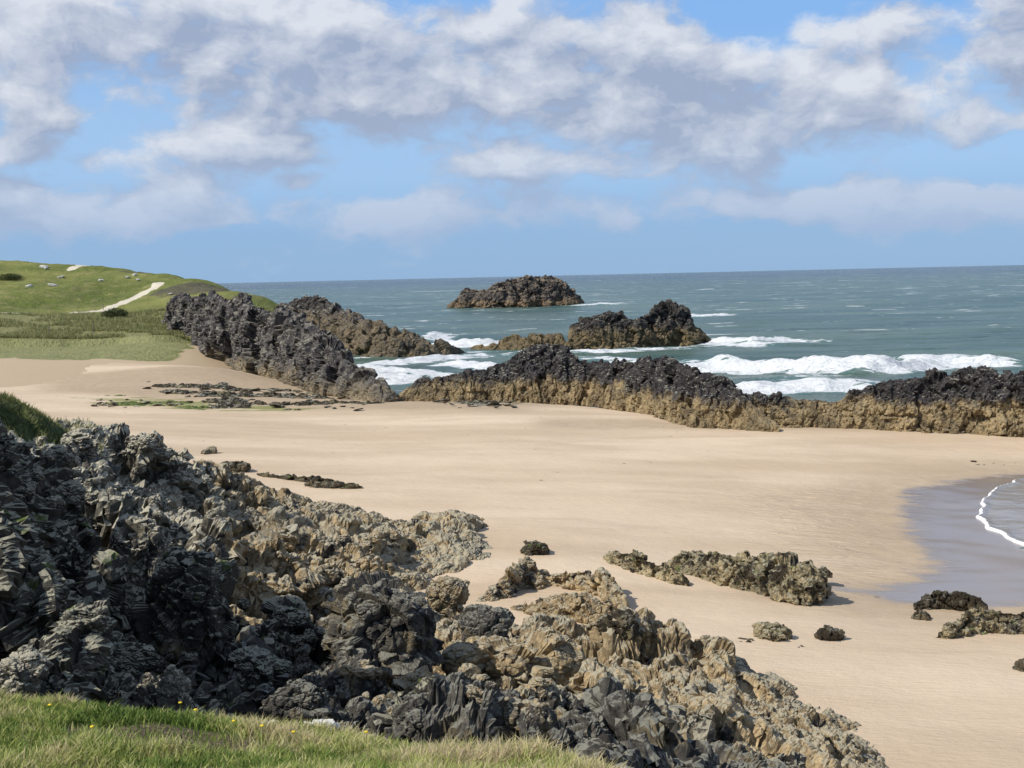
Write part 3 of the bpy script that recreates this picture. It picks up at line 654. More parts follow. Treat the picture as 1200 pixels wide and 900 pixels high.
rock_at('boulder', 455, 782, 128, 84, M_dark, 'largest dark lump of rock, left of the small round dark boulder', 5, .9, 7, .2)
rock_at('boulder', 570, 768, 58, 48, M_dark, 'round dark boulder perched on tan rock before the sand gap', 9, .9, 6, .2)
rock_at('boulder', 600, 795, 150, 34, M_och, 'tan rock slab right under the round dark boulder', 12, .5, 7)
rock_at('boulder', 526, 712, 46, 30, M_och, 'squared tan block at the left end of the sand gap', 14, .8, 6)
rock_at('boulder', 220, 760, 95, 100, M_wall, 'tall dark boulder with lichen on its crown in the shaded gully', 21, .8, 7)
rock_at('boulder', 165, 700, 55, 80, M_crag, 'upright pale-topped rock column beside the shaded gully', 23, .8, 6)
rock_at('boulder', 510, 880, 100, 46, M_dark, 'blue-black knobbly rock rising behind the middle grass tips', 27, .7, 7)
rock_at('boulder', 605, 875, 84, 40, M_och, 'tan boulder directly behind the tall grass at the bottom centre', 29, .7, 6)
rock_at('boulder', 205, 835, 34, 44, M_crag, 'pale lichened rock spike standing at the grass edge, larger of a pair', 33, .8, 6)
rock_at('boulder', 176, 835, 24, 42, M_crag, 'slim grey rock spike at the grass edge, left of its pale twin', 35, .8, 6)
rock_at('boulder', 20, 815, 60, 40, M_crag, 'rough grey stone behind the grass at the far left corner', 37, .8, 6)
rock_at('boulder', 350, 845, 70, 34, M_dark, 'angular dark stone sitting on the grass edge left of centre', 39, .8, 6)
rock_at('stone', 345, 770, 34, 13, M_pale, 'flat pale stone lying in the shaded gully', 41, .8, 5)
rock_at('stone', 627, 652, 34, 15, M_weed, 'small dark oval stone on the sand beside the ochre outcrop', 43, .8, 6)
rock_at('stone', 972, 753, 28, 13, M_weed, 'small dark lone stone on open sand, right of the tan one', 45, .8, 6)
rock_at('stone', 906, 754, 46, 20, M_sandrock, 'small tan knobbly stone on open sand near the large outcrop', 47, .7, 6)
rock_at('stone', 872, 757, 24, 5, M_weed, 'thin flat weedy stone left of the tan knobbly stone', 49, .8, 5)
rock_at('stone', 1199, 790, 16, 13, M_weed, 'small brown stone cut by the right edge of the photo', 53, .8, 5)
rock_at('stone', 278, 553, 34, 10, M_weed, 'brown weedy stone at the left end of the weed strips', 55, .7, 5)
rock_at('stone', 937, 762, 14, 3, M_weed, 'tiny flat weed scrap below the tan knobbly stone', 57, .8, 4)
rock_at('stone', 725, 748, 44, 22, M_weed, 'small dark rock in the sand gap behind the furrowed outcrop', 58, .8, 5)
# rocks standing in the sand
ridge('sand_rock', [(706, 656, 650), (718, 664, 646), (742, 668, 645), (758, 676, 655), (788, 683, 663), (810, 684, 679)], M_sandrock, 'low weedy rock on the sand, left of the longer one', zb=1.2, res=.035, scales=((.8, .22), (.35, .11), (.14, .05)), seed=4, front=.6, back=1.6)
ridge('sand_rock', [(777, 664, 654), (800, 671, 643), (830, 680, 642), (860, 686, 645), (900, 694, 649), (925, 701, 653), (948, 702, 652), (962, 700, 668), (975, 690, 682)], M_sandrock, 'longest knobbly rock standing alone on the open sand', zb=1.1, res=.035, scales=((1., .28), (.4, .13), (.15, .055)), seed=6, front=.6, back=1.5)
ridge('sand_rock', [(955, 676, 668), (965, 674, 664), (976, 674, 669)], M_weed, 'little dark hook of rock at the right tip of the long sand rock', zb=1., res=.035, scales=((.5, .1), (.2, .05)), seed=8)
ridge('sand_rock', [(1066, 730, 716), (1078, 731, 711), (1094, 731, 722)], M_weed, 'dark stub of rock at the lower left of the wet-sand rock arc', zb=.5, res=.03, scales=((.6, .14), (.25, .07)), seed=10)
ridge('sand_rock', [(1070, 714, 705), (1085, 713, 696), (1110, 712, 693), (1135, 713, 696), (1158, 716, 706)], M_weed, 'dark rock arc beside the wet sand near the right edge', zb=.5, res=.03, scales=((.7, .18), (.3, .09), (.12, .04)), seed=11)
ridge('sand_rock', [(1092, 752, 744), (1112, 754, 730), (1140, 745, 712), (1165, 742, 711), (1190, 742, 714), (1225, 745, 716), (1260, 752, 740)], M_sandrock, 'weedy rock with pale patches running out of the right edge', zb=.6, res=.03, scales=((.8, .2), (.35, .11), (.13, .045)), seed=13)
ridge('sand_rock', [(555, 708, 700), (575, 708, 688), (598, 704, 664), (618, 694, 650), (645, 690, 664), (675, 690, 660), (700, 696, 664), (722, 712, 682), (738, 718, 706)], M_och, 'back row of the ochre rock cluster before the open sand', zb=1.35, res=.04, scales=((1.4, .4), (.6, .2), (.22, .08)), seed=15, front=.7)
ridge('sand_rock', [(592, 716, 709), (620, 724, 702), (650, 730, 698), (685, 735, 694), (715, 733, 704), (748, 722, 713)], M_och, 'front row of the ochre rock cluster, right of the sand gap', zb=1.35, res=.04, scales=((1.2, .34), (.5, .18), (.2, .07)), seed=17, front=.9)
ridge('weed_strip', [(300, 558, 553), (330, 562, 556), (365, 566, 557), (395, 568, 561)], M_weed, 'left dark weedy rock strip on the sand behind the crag', zb=1.9, res=.06, scales=((.8, .16), (.3, .08)), seed=19)
ridge('weed_strip', [(355, 570, 562), (385, 572, 563), (410, 572, 565), (426, 571, 567)], M_weed, 'right dark weedy rock strip, tapering out across the sand', zb=1.9, res=.06, scales=((.8, .14), (.3, .07)), seed=20)
ridge('dark_rock', [(-40, 482, 462), (0, 488, 466), (25, 497, 476), (45, 502, 487), (60, 504, 496)], M_dark, 'dark rock edge showing behind the grassy mound at the left edge', zb=3.2, res=.08, scales=((1.6, .4), (.6, .2)), seed=22)

# mid-distance ridges
ridge('rock_ridge', [(458, 468, 460), (475, 467, 452), (492, 467, 440), (520, 467, 437), (545, 467, 431), (575, 466, 430), (590, 466, 422), (612, 466, 409), (635, 466, 405), (658, 467, 405), (672, 467, 410), (692, 468, 420), (720, 472, 420), (745, 477, 422), (762, 481, 419), (785, 489, 420), (808, 495, 424), (828, 496, 434), (850, 497, 438), (862, 498, 448), (878, 499, 462), (900, 500, 478), (915, 500, 490)],
      M_far, 'long black-topped ridge with an ochre foot across the middle of the beach', zb=1.45, res=.085, scales=((3.2, .45), (1.2, .4), (.5, .22), (.22, .1)), seed=25, front=.95, back=1.0, vert=2.)
ridge('rock_ridge', [(800, 498, 480), (830, 499, 462), (870, 501, 458), (930, 501, 463), (990, 501, 466), (1004, 501, 452), (1030, 502, 447), (1060, 503, 443), (1080, 503, 440), (1120, 504, 434), (1160, 506, 432), (1200, 507, 438), (1260, 509, 432), (1340, 514, 440), (1420, 520, 450)],
      M_far, 'right-hand ochre rock wall with black blocks on top, reaching the edge', zb=1.05, res=.085, scales=((3., .5), (1.2, .38), (.5, .2), (.22, .1)), seed=28, front=.55, back=1.0, vert=1.3)
ridge('rock_headland', [(186, 390, 372, 4.4), (200, 393, 357, 4.0), (215, 401, 347, 3.4), (235, 411, 345, 2.8), (262, 420, 347, 2.5), (290, 428, 353, 2.3), (315, 434, 364, 2.2), (340, 443, 368, 2.0), (362, 451, 371, 1.9), (380, 457, 384, 1.8), (396, 460, 402, 1.75), (410, 463, 418, 1.7), (428, 467, 430, 1.6), (445, 469, 436, 1.6), (458, 469, 446, 1.6), (468, 468, 458, 1.5)],
      M_col, 'tall grey columnar rock face running from the hill down to the beach', zb=2., res=.16, scales=((6., 1.3), (2.4, 1.0), (1., .5), (.42, .2)), seed=31, front=1.9, back=1.1, vert=2.2)
ridge('rock_shelf', [(312, 400, 372), (330, 404, 358), (350, 408, 357), (380, 412, 360), (400, 416, 363), (425, 419, 371), (450, 420, 377), (470, 420, 383), (490, 419, 387), (502, 418, 395), (522, 417, 398), (546, 413, 407)],
      M_shelf, 'brown rock shelf stepping down into the sea behind the headland', zb=-.1, res=.25, scales=((5., 1.4), (2.2, .7), (1., .3)), seed=34, front=1.2, back=1.2)
ridge('rock_outcrop', [(334, 362, 358), (345, 363, 350), (358, 363, 347), (372, 363, 346), (384, 363, 351), (398, 365, 361)], M_searock, 'small black rock top standing above the brown shelf at the sea', zb=4.5, res=.25, scales=((3., .7), (1.3, .4)), seed=36, front=.8)
ridge('sea_rock', [(550, 409, 404), (575, 410, 402), (598, 410, 394), (615, 410, 391), (640, 409, 390), (658, 409, 391), (668, 409, 400)], M_searock, 'small low brown rock left of the big black sea rock', zb=-.1, res=.22, scales=((3., .6), (1.3, .35)), seed=38, front=1.)
ridge('sea_rock', [(664, 410, 398), (671, 411, 384), (680, 411, 369), (700, 411, 367), (722, 410, 369), (745, 409, 365), (760, 408, 362), (770, 407, 354), (785, 406, 352), (800, 405, 355), (808, 405, 366), (818, 404, 376), (830, 403, 388), (842, 402, 400)],
      M_searock, 'big black sea rock with a brown foot, surf breaking on its right', zb=-.1, res=.18, scales=((5., 1.2), (2.2, .8), (1., .35), (.45, .14)), seed=41, front=.8)
ridge('rocky_island', [(523, 361.5, 352), (534, 361.5, 347), (542, 361.5, 338), (556, 361, 337), (570, 361, 336), (588, 360.5, 329), (604, 360, 326), (618, 360, 323.5), (630, 359.5, 325), (650, 359, 326), (662, 358.5, 331), (676, 358, 340), (688, 357, 351)],
      M_isle, 'rocky island out at sea, farthest rock, under the horizon', zb=-.2, res=.4, scales=((9., 2.2), (4., 1.2), (1.8, .6)), seed=44, front=1.1)

# ------------------------------------------------------------------ sea
segs = [  # crest lines as seen: (u0,v0,u1,v1, half width m, crest height m, foam)
    (806, 432, 850, 431, 3., .9, .95), (850, 431, 902, 433, 3., .9, .95), (908, 433, 960, 436, 3, 1.0, 1.), (960, 436, 1030, 436, 3., 1.2, .95), (1030, 436, 1080, 429, 3., 1.3, 1.), (1080, 426, 1165, 426, 3.4, 1.2, .95),
    (980, 427, 1060, 424, 5, .2, .6), (1060, 421, 1120, 418, 4, .3, .7),
    (868, 456, 930, 455, 3.5, .5, 1.), (930, 455, 985, 454, 3.5, .5, .95), (985, 452, 1020, 450, 2.5, .3, .6), (905, 446, 950, 441, 3, .2, .55),
    (836, 401, 880, 402, 5, .7, 1.), (880, 402, 912, 398, 4, .6, .9), (912, 398, 960, 397, 3, .2, .5),
    (688, 357, 720, 356.5, 6, .9, .95), (640, 359, 688, 358, 4, .3, .6), (525, 363, 640, 362, 3, .1, .55),
    (815, 369, 845, 369, 5, .7, .9), (528, 404, 560, 404, 5, .8, 1.1), (560, 404, 600, 400, 4, .7, 1.), (500, 398, 512, 392, 4, .8, .9),
    (450, 425, 500, 422, 3, .35, 1.), (500, 422, 560, 417, 3, .35, .75), (538, 426, 590, 429, 3, .4, 1.05), (470, 434, 520, 438, 3.5, .2, 1.), (420, 438, 470, 440, 5, .2, 1.), (430, 428, 450, 432, 4, .2, .9), (460, 446, 500, 444, 5, .1, .9),
    (690, 412, 730, 411, 3, .2, .95), (730, 410, 800, 409, 2.5, .2, .7), (700, 420, 800, 424, 4, .2, .6), (600, 415, 660, 418, 3, .2, .5), (1060, 338, 1066, 338, 8, .6, .8), (825, 339, 836, 339, 8, .6, .8)]
xs = spaced(-9000, 30000, -75, 115, .55, 1.06); ys = spaced(20, 40000, 100, 225, .42, 1.035); 
X, Y = np.meshgrid(xs, ys); Pf = np.stack([X.ravel(), Y.ravel(), X.ravel() * 0], 1); r2 = lambda a: a.reshape(X.shape)
nearw = sstep(2500, 250, Y)
Z = r2(fbm(Pf * [.018, .06, 1], 81, 4)) * 1.3 * nearw + r2(fbm(Pf * [.12, .3, 1], 83, 4)) * .55 * sstep(700, 200, Y)
Z *= sstep(90, 150, Y) * .9 + .1
foam = np.zeros(X.shape)
wob = r2(fbm(Pf * [.12, .02, 1], 85)) * 7
for (u0, v0, u1, v1, hw, ch, fo) in segs:
    a = at_z(u0, v0, .1)[:2]; b = at_z(u1, v1, .1)[:2]; e = b - a; le = np.hypot(*e); e = e / le
    if a[0] > b[0]: e = -e; a, b = b, a
    tx = (X - a[0]) * e[0] + (Y - a[1]) * e[1]; ex = np.clip(np.maximum(-tx, tx - le), 0, None)
    nrm = np.array([-e[1], e[0]]); s = (X - a[0]) * nrm[0] + (Y - a[1]) * nrm[1] + wob * .35   # >0: seaward
    endf = np.exp(-(ex / (hw * 1.2)) ** 2)
    foam = np.maximum(foam, fo * endf * np.where(s > 0, np.exp(-(s / (hw * .45)) ** 2), np.exp(-(s / (hw * 1.3)) ** 4)))
    Z += ch * endf * np.where(s > 0, np.exp(-(s / (hw * 1.1)) ** 2), np.exp(-(s / (hw * .38)) ** 2)) * .9
# white water round the rocks that stand in the sea
for (u0, v0, u1, v1) in [(560, 411, 666, 411), (668, 413, 845, 404), (400, 421, 546, 415), (523, 363, 690, 358)]:
    a = at_z(u0, v0, 0)[:2]; b = at_z(u1, v1, 0)[:2]; e = b - a; le = np.hypot(*e)
    t = np.clip(((X - a[0]) * e[0] + (Y - a[1]) * e[1]) / le ** 2, 0, 1); d = np.hypot(X - a[0] - t * e[0], Y - a[1] - t * e[1])
    foam = np.maximum(foam, .55 * np.exp(-(d / 3.2) ** 2))
Z += foam.clip(0, 1) * r2(fbm(Pf * [.45, .8, 1], 87, 5, .65)) * 1.3
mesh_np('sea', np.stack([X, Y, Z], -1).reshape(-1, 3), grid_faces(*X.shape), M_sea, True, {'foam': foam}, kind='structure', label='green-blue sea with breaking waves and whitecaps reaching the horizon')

# shallow wash of the last wave running up the beach
m, g, o = new_mat('swash_water'); p = g.pos(); fo = g.attr('foam')
fn = g.noise(p, 1.6, 6., .7, .4); fm = g.mr(g.m('ADD', fo, g.m('MULTIPLY', g.m('SUBTRACT', fn, .5), .9)), .45, .65)
principled(g, o, Base_Color=g.mix(fm, (.33, .30, .26), (.88, .88, .87)), Roughness=g.mr(fm, 0., 1., .12, .9), Specular_IOR_Level=.6, Normal=g.bump(fn, .05, .5)); M_swash = m
cu = np.array([(1290, 545), (1215, 553), (1195, 562), (1168, 574), (1150, 588), (1146, 598), (1150, 612), (1165, 624), (1190, 635), (1215, 645), (1290, 668)], float)
w3 = at_z(cu[:, 0], cu[:, 1], .08); L = np.r_[0, np.cumsum(np.hypot(*np.diff(w3[:, :2], axis=0).T))]
s = np.linspace(0, L[-1], 420); k_ = np.ones(25) / 25
ex = np.convolve(np.pad(np.interp(s, L, w3[:, 0]), 12, mode='edge'), k_, 'valid'); ey = np.convolve(np.pad(np.interp(s, L, w3[:, 1]), 12, mode='edge'), k_, 'valid')
ex = ex + fbm(np.stack([s * .8, s * 0, s * 0], 1), 91) * .7; cxm, cym = ex[0] + 18, (ey[0] + ey[-1]) / 2
t = np.linspace(0, 1, 160) ** 1.5
XX = ex[:, None] * (1 - t) + (cxm) * t; YY = ey[:, None] * (1 - t) + (cym + (ey[:, None] - cym) * .8) * t
dist_e = np.hypot(XX - ex[:, None], YY - ey[:, None])
Pf = np.stack([XX.ravel(), YY.ravel(), XX.ravel() * 0], 1)
base = ground_z(XX, YY) + (fbm(Pf * .12, 3) * .35 + fbm(Pf * [.5, 1.2, 1], 5) * .10).reshape(XX.shape)
ZZ = np.maximum(base + .03, .03) + .07 * np.exp(-((dist_e - .2) / .2) ** 2) - .1 * np.exp(-(dist_e / .04) ** 2) + fbm(Pf * 2., 93).reshape(XX.shape) * .03
fo = (.6 + .4 * fbm(Pf * 1.1, 95).reshape(XX.shape)) * np.exp(-((dist_e - .07) / .10) ** 2) + .22 * np.exp(-((dist_e - .3) / .6) ** 2) + .40 * sstep(1, 3, dist_e) + .5 * fbm(Pf * .4, 94).reshape(XX.shape)
mesh_np('shallow_water', np.stack([XX, YY, ZZ], -1).reshape(-1, 3), grid_faces(*XX.shape)[:, ::-1], M_swash, True, {'foam': fo}, kind='structure', label='thin wash of water with a white foam line on the wet sand')

# ------------------------------------------------------------------ grassy bank in the foreground
edge_px = [(-160, 800, 12.), (0, 812, 11.2), (120, 822, 11.2), (250, 832, 11.), (400, 850, 10.7), (560, 872, 9.6), (700, 884, 9.), (738, 900, 8.5), (780, 960, 7.4)]
bank_pts = PD(edge_px[:-1]) + PD([(0, 900, 8.8), (300, 900, 8.6), (600, 900, 8.45), (150, 860, 9.9), (450, 885, 9.2)]) + [(0, 0, 10.4), (-8, 0, 10.6), (0, 4.5, 9.5), (-30, -20, 11), (-30, 5, 9.5), (10, -20, 11), (3, 0, 10.2), (-12, 9, 9.)]
bank_f = tps(bank_pts)
ep = np.array([at_d(*e)[:2] for e in edge_px])
bpoly = np.vstack([[-60, 14], [-12, 13.2], ep, [3.2, 3], [6, -4], [30, -12], [60, -60], [-60, -60]])
xs = spaced(-60, 60, -6.5, 2.2, .04, 1.12); ys = spaced(-60, 16, 6.5, 13.2, .04, 1.12); ys = ys[ys < 17]
X, Y = np.meshgrid(xs, ys); sdB = sdf_poly(X, Y, bpoly)
Pf = np.stack([X.ravel(), Y.ravel(), X.ravel() * 0], 1); r2 = lambda a: a.reshape(X.shape)
sdB = sdB + r2(fbm(Pf * 1.3, 101)) * .35
near = sstep(25, 12, np.hypot(X, Y))
def bank_noise(Pf): return fbm(Pf * .8, 102) * .22 + fbm(Pf * 4., 103) * .07
Z = bank_f(X, Y).clip(7, 11.5) + r2(bank_noise(Pf)) * near
drop = np.clip(sdB, 0, None); Z = Z - .12 * sstep(-.4, 0, sdB) - 3.2 * (1 - np.exp(-drop * 1.6)) - drop * .8
bareB = np.maximum(sstep(.75, .45, np.hypot((X - at_d(215, 873, 9.7)[0]) / 1.5, Y - at_d(215, 873, 9.7)[1])) * .9, sstep(-.05, .2, sdB) * .3)
zero = np.zeros(X.shape)
Fb = grid_faces(*X.shape); kf = (sdB.ravel()[Fb] < 5).any(1); Fb = Fb[kf]
V_, F_, a_ = compact(np.stack([X, Y, Z], -1).reshape(-1, 3), Fb, {'marram': zero, 'lawn': zero, 'bare': zero, 'path': zero, 'rocky': bareB})
mesh_np('grass_bank', V_, F_, M_bank, True, a_, kind='structure', label='turf bank in the foreground at the bottom left')
def bank_z(x, y):
    P_ = np.stack([x, y, x * 0], 1); s_ = sdf_poly(x, y, bpoly) + fbm(P_ * 1.3, 101) * .35
    return bank_f(x, y) + bank_noise(P_) - .12 * sstep(-.4, 0, s_) - 3.2 * (1 - np.exp(-np.clip(s_, 0, None) * 1.6)), s_
n = 170000; x = rng.uniform(-6.2, 2., n); y = rng.uniform(7.2, 12.6, n); z, s_ = bank_z(x, y)
pat = fbm(np.stack([x, y, x * 0], 1) * 1.5, 104, 3) * 1.2; bare_d = np.hypot((x - at_d(215, 873, 9.7)[0]) / 1.5, y - at_d(215, 873, 9.7)[1])
ok = (s_ < .12) & (np.abs(x / y) < .52) & ((bare_d > .62) | (rng.random(n) < .10)) & (rng.random(n) < .85 + pat)
x, y, z, s_, pat = x[ok], y[ok], z[ok], s_[ok], pat[ok]; n = len(x)
tall = .07 + .06 * rng.random(n) + .10 * sstep(-.1, .3, pat) + .10 * sstep(-1.2, 1, x) * rng.random(n)
tone = np.clip(.56 + pat * .9 + fbm(np.stack([x, y, x * 0], 1) * 7, 107, 3) * .8 + rng.normal(0, .15, n) + .18 * sstep(-1.5, 1, x) + .25 * sstep(-.5, 0, s_), 0, 1)
V, Fs, T = blades(n, x, y, z - .01, tall, .0035 + .004 * rng.random(n), tone, .75, 3)
mesh_np('grass', V, Fs, M_blade, False, {'tone': T}, kind='stuff', label='bright green and straw-tipped grass along the bottom of the picture', category='grass')
# grass tuft cover on the mound at the left
n = 16000; x = qm[0] - 1.5 + rng.normal(0, 2.6, n); y = qm[1] + rng.normal(0, 3., n); f_ = np.hypot(x - qm[0] + 1.5, (y - qm[1]) * .8) < 4.2
x, y = x[f_], y[f_]; z = np.array([topz(a, b) for a, b in zip(x, y)]); n = len(x)
V, Fs, T = blades(n, x, y, z - .02, .12 + .16 * rng.random(n), .012 + .01 * rng.random(n), np.clip(fbm(np.stack([x, y, x * 0], 1) * .8, 105) * 1.8 + .5 + rng.normal(0, .12, n), 0, 1), .7, 2)
mesh_np('mound_grass', V, Fs, M_marram, False, {'tone': T}, kind='stuff', label='short green turf on top of the mound at the left edge', category='grass')

# ------------------------------------------------------------------ repeats: build one of each, copy the rest
def proto_boulders(name, mat, k, sub, seed0):
    out = []
    for i in range(k):
        sz = (1, rng.uniform(.6, .95), rng.uniform(.5, .85)); P_, F_ = boulder_mesh(sub, sz, seed0 + i * 5, BSC, Mrot=(rng.random(), rng.random(), rng.random()))
        out.append(mesh_np(name, P_, F_, mat, False))
    return out
def scatter(protos, spots, label, category, group):
    for i, (loc, s, rz, flat) in enumerate(spots):
        p_ = protos[i % len(protos)]
        o = p_ if i < len(protos) else p_.copy()
        if i >= len(protos): COL.objects.link(o)
        o.location = loc; o.scale = (s, s, s * flat); o.rotation_euler = (rng.uniform(-.25, .25), rng.uniform(-.25, .25), rz)
        o['label'] = label; o['category'] = category; o['group'] = group
def spots_px(L, flat=.8):
    out = []
    for (u, v, w) in L:
        p = hit(u, v); d = np.linalg.norm(p - [0, 0, CAMZ]); s = w / F * d
        out.append(((p[0], p[1] + s * .3, p[2] + s * .12), s, rng.random() * 6.28, flat))
    return out
def rnd(n, u0, v0, u1, v1, w0, w1, slope=0): return [(u0 + (u1 - u0) * a, v0 + (v1 - v0) * b + slope * (a - .5) * (u1 - u0), w0 + (w1 - w0) * c ** 2) for a, b, c in rng.random((n, 3))]
scatter(proto_boulders('stone', M_och, 5, 4, 60), spots_px(rnd(46, 290, 630, 470, 700, 10, 34) + rnd(22, 400, 770, 640, 840, 12, 36)), 'loose tan stone in the rubble on the sunlit rocks', 'rock', 'loose tan stones among the near rocks')
scatter(proto_boulders('stone', M_pale, 3, 4, 80), spots_px(rnd(22, 370, 690, 420, 760, 8, 24)), 'pale stone in the gully left of the big dark lump', 'rock', 'pale stones in the gully')
scatter(proto_boulders('stone', M_crag, 4, 5, 90), spots_px(rnd(34, 20, 520, 250, 620, 14, 44)), 'grey lichened block on the sunlit upper left crag', 'rock', 'grey blocks on the upper left crag')
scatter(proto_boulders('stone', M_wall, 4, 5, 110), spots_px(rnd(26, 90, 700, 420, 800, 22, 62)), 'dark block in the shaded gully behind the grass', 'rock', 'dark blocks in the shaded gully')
scatter(proto_boulders('stone', M_weed, 4, 4, 130), spots_px(rnd(56, 165, 455, 430, 477, 4, 17, .06), .22), 'low dark seaweed-covered rock on the sand below the headland', 'rock', 'low weedy rocks on the back beach')
scatter(proto_boulders('stone', M_weed, 3, 4, 150), spots_px(rnd(22, 515, 470, 605, 478, 4, 14), .32), 'scrap of dark rock on the sand before the long ridge', 'rock', 'dark scraps of rock before the ridge')
scatter(proto_boulders('stone', M_sandrock, 3, 4, 160), spots_px(rnd(24, 90, 468, 240, 478, 4, 14), .35), 'low rock in the green algae strip on the far beach', 'rock', 'low rocks in the green algae strip')
scatter(proto_boulders('stone', M_weed, 3, 4, 170), spots_px(rnd(12, 1050, 543, 1200, 550, 3, 9, -.03), .5), 'tiny dark stone in the row above the wet sand', 'rock', 'row of tiny stones above the wet sand')
def rock_flat(name, poly, zref, mat, label, seed, hgt, thr, fs, res=.12):
    """a low broken platform of rock lying in the sand: pieces stand out where the rock is higher than the sand"""
    pl = np.array([at_z(u, v, zref)[:2] for u, v in poly]); x0, y0 = pl.min(0) - 1; x1, y1 = pl.max(0) + 1
    X, Y = np.meshgrid(np.arange(x0, x1, res), np.arange(y0, y1, res)); sd_ = sdf_poly(X, Y, pl)
    P_ = np.stack([X.ravel(), Y.ravel(), X.ravel() * 0], 1).astype(np.float32)
    base = ground_z(X, Y) + (fbm(P_ * .12, 3) * .35 + fbm(P_ * [.5, 1.2, 1], 5) * .10).reshape(X.shape)
    b = fbm(P_ * fs, seed, 4).reshape(X.shape) * 2.2 - thr - sstep(-2.5, 1.5, sd_) * .8
    fr = (frac(P_, .9, rotm(.2, .1, .4), seed, .3) * .5 + frac(P_, .35, rotm(.2, .1, .4), seed + 4, .3) * .25).reshape(X.shape)
    h = np.clip(b, -1, 1) * hgt * 1.6; h = np.where(h > 0, np.minimum(h * 1.5, hgt * .6) + fr * hgt, h)
    Z_ = base + h - .04; F_ = grid_faces(*X.shape); F_ = F_[(h.ravel()[F_] > -.9).any(1)]
    v_, f_, _a = compact(np.stack([X, Y, Z_], -1).reshape(-1, 3), F_, {}); org = v_.mean(0)
    o = mesh_np(name, v_ - org, f_, mat, False, None, label=label, category='rock'); o.location = org
rock_flat('rock_platform', [(150, 462), (230, 453), (330, 450), (420, 462), (470, 470), (440, 478), (330, 480), (250, 478)], 1.7, M_weed, 'broken brown weedy rock platform on the sand below the headland', 301, .38, -.02, [.16, .42, 1], .11)
rock_flat('rock_platform', [(60, 468), (160, 463), (250, 468), (240, 480), (120, 479)], 1.8, M_green, 'thin green algae-covered rock platform left of the brown one', 311, .22, .0, [.16, .5, 1], .13)
rock_flat('rock_platform', [(500, 470), (560, 467), (620, 469), (610, 478), (540, 480)], 1.5, M_weed, 'dark scraps of flat rock in the sand before the long black-topped ridge', 321, .2, .1, [.2, .6, 1], .09)
# pale rocks and dark bushes on the hill
def hz(x, y): return float(hill_z(np.array([x]), np.array([y]))[0])
M_white = plain('white_stone', (.72, .70, .64))
hp = proto_boulders('stone', M_white, 3, 4, 180); sl = []
for (u, v, d, w) in [(52, 320.5, 336, 2.), (71, 325, 322, 1.6), (34, 333, 306, 1.6), (62, 338, 298, 2.), (118, 333, 300, 1.2), (158, 327, 305, 1.3), (162, 331, 300, 1.), (54, 322, 334, 1.2), (150, 330, 302, 1.1), (200, 345, 268, 1.1)]:
    q = at_d(u, v, d); sl.append(((q[0], q[1], hz(q[0], q[1]) + .2), w, rng.random() * 6, .6))
scatter(hp, sl, 'pale boulder in the green turf of the far hill', 'rock', 'pale boulders on the far hill')
def bush(u, v, d, w, h, label):
    q = at_d(u, v, d); z = hz(q[0], q[1]); n = 2600
    a = rng.normal(0, 1, (n, 3)); a /= np.linalg.norm(a, axis=1, keepdims=True); rr_ = rng.random(n) ** .4 * (.8 + .5 * fbm(a * 2., int(u) % 20, 3))
    c = a * rr_[:, None] * [w / 2, w / 2.4, h * .6] + [0, 0, h * .3]
    e1 = rng.normal(0, .13, (n, 3)); e2 = rng.normal(0, .13, (n, 3))
    V_ = np.stack([c, c + e1, c + e2], 1).reshape(-1, 3); F_ = np.arange(n * 3).reshape(-1, 3)
    o = mesh_np('gorse_bush', V_, F_, M_bush, False, {'tone': np.repeat(rng.random(n), 3)}, label=label, category='bush'); o.location = (q[0], q[1], z)
M_bush = blade_mat('bush_leaves', [(0, (.03, .045, .015)), (.6, (.06, .075, .022)), (1, (.11, .11, .04))], .2)
bush(136, 382, 216, 5.5, 2.0, 'dark bush in the rough grass below the footpath')
bush(12, 329, 322, 8., 2., 'dark bush low on the hill at the left edge')
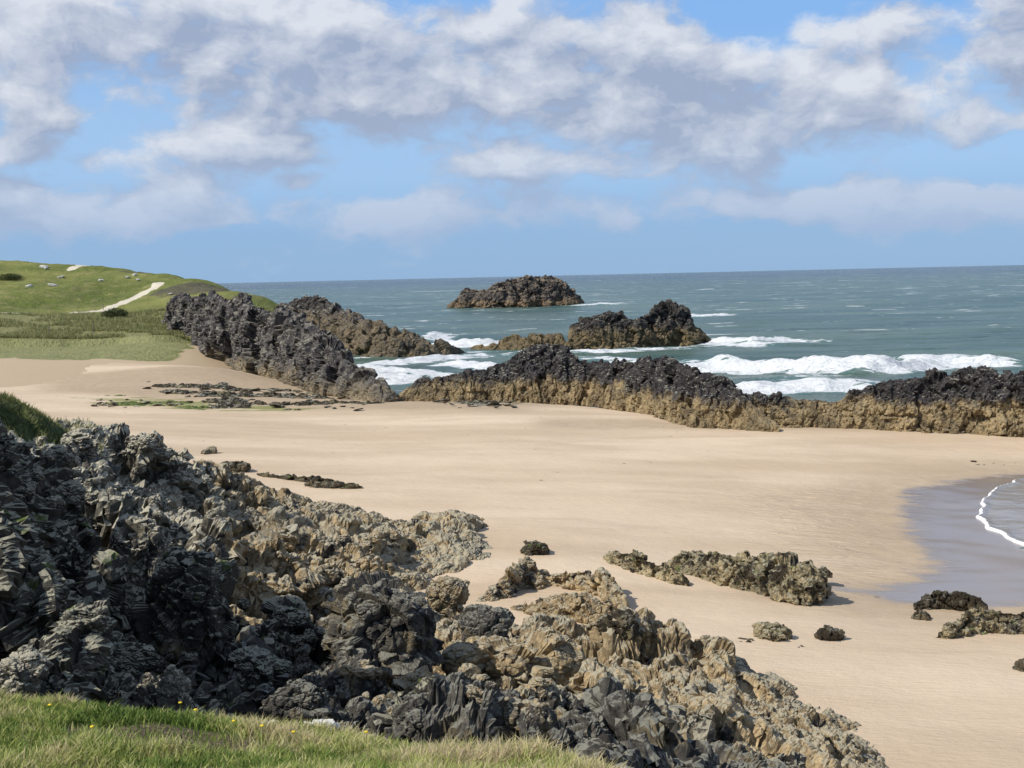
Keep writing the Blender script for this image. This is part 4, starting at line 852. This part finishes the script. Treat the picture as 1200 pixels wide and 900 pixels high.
# fence posts on the dunes
def post(u, v, d, label):
    q = at_d(u, v, d); z = hz(q[0], q[1]); import bmesh
    bm = bmesh.new(); bmesh.ops.create_cone(bm, cap_ends=True, segments=8, radius1=.09, radius2=.07, depth=1.3)
    for v_ in bm.verts: v_.co.z += .5
    bmesh.ops.create_cone(bm, cap_ends=True, segments=8, radius1=.07, radius2=.02, depth=.08, matrix=Matrix.Translation((0, 0, 1.19)))
    me = bpy.data.meshes.new('post'); bm.to_mesh(me); bm.free(); me.materials.append(M_wood)
    o = bpy.data.objects.new('wooden_post', me); COL.objects.link(o); o.location = (q[0], q[1], z); o['label'] = label; o['category'] = 'post'
M_wood = plain('weathered_wood', (.22, .19, .15))
post(121, 364, 258, 'short wooden post beside the lower end of the pale footpath')
post(58, 400, 190, 'weathered post in the dune grass near the left edge')
post(110, 400, 192, 'weathered post in the dune grass, right of its neighbour')

# white stones and little flowers in the bank grass
def on_bank(u, v, d): q = at_d(u, v, d); z, _ = bank_z(np.array([q[0]]), np.array([q[1]])); return q[0], q[1], float(z[0])
M_white = plain('white_stone', (.72, .70, .64))
for (u, v, d, w, lab, sd_) in [(315, 845, 10.7, .17, 'small white stone at the grass edge, left of the flat white one', 201), (372, 851, 10.5, .32, 'flat white broken stone lying at the grass edge', 203)]:
    P_, F_ = boulder_mesh(5, (w, w * .6, w * .35), sd_, BSC); o = mesh_np('stone', P_, F_, M_white, False, None, label=lab, category='rock'); q = on_bank(u, v, d); o.location = (q[0], q[1], q[2] + .10)

# dandelions in the bank grass: a yellow head on a thin stem
M_yel = plain('yellow_petals', (.80, .60, .03)); M_stem = plain('green_stem', (.14, .2, .05))
vh, fh = ico(2); vh = vh * np.array([.016, .016, .007]) * (1 + .25 * rng.random((len(vh), 1)))
first = None
for (u, v, d) in [(212, 836, 10.6), (275, 862, 10.), (308, 868, 9.9), (230, 846, 10.4), (110, 886, 9.2), (345, 876, 9.7), (60, 850, 10.2), (430, 878, 9.5)]:
    q = on_bank(u, v, d)
    if first is None:
        h = mesh_np('dandelion', vh, fh, M_yel, True, None)
        a = np.linspace(0, 6.283, 7)[:-1]; ring = np.stack([np.cos(a) * .0018, np.sin(a) * .0018, a * 0], 1)
        sv = np.vstack([ring + [0, 0, -.004], ring + [.004, 0, -.16]]); sf = np.array([[i, (i + 1) % 6, 6 + (i + 1) % 6, 6 + i] for i in range(6)])
        st = mesh_np('stem', sv, sf, M_stem, True, None, parent=h); first = h
    else:
        h = first.copy(); COL.objects.link(h); st2 = st.copy(); COL.objects.link(st2); st2.parent = h
    h.location = (q[0], q[1], q[2] + .15); h['label'] = 'small yellow dandelion flower in the foreground grass'; h['category'] = 'flower'; h['group'] = 'dandelions in the foreground grass'
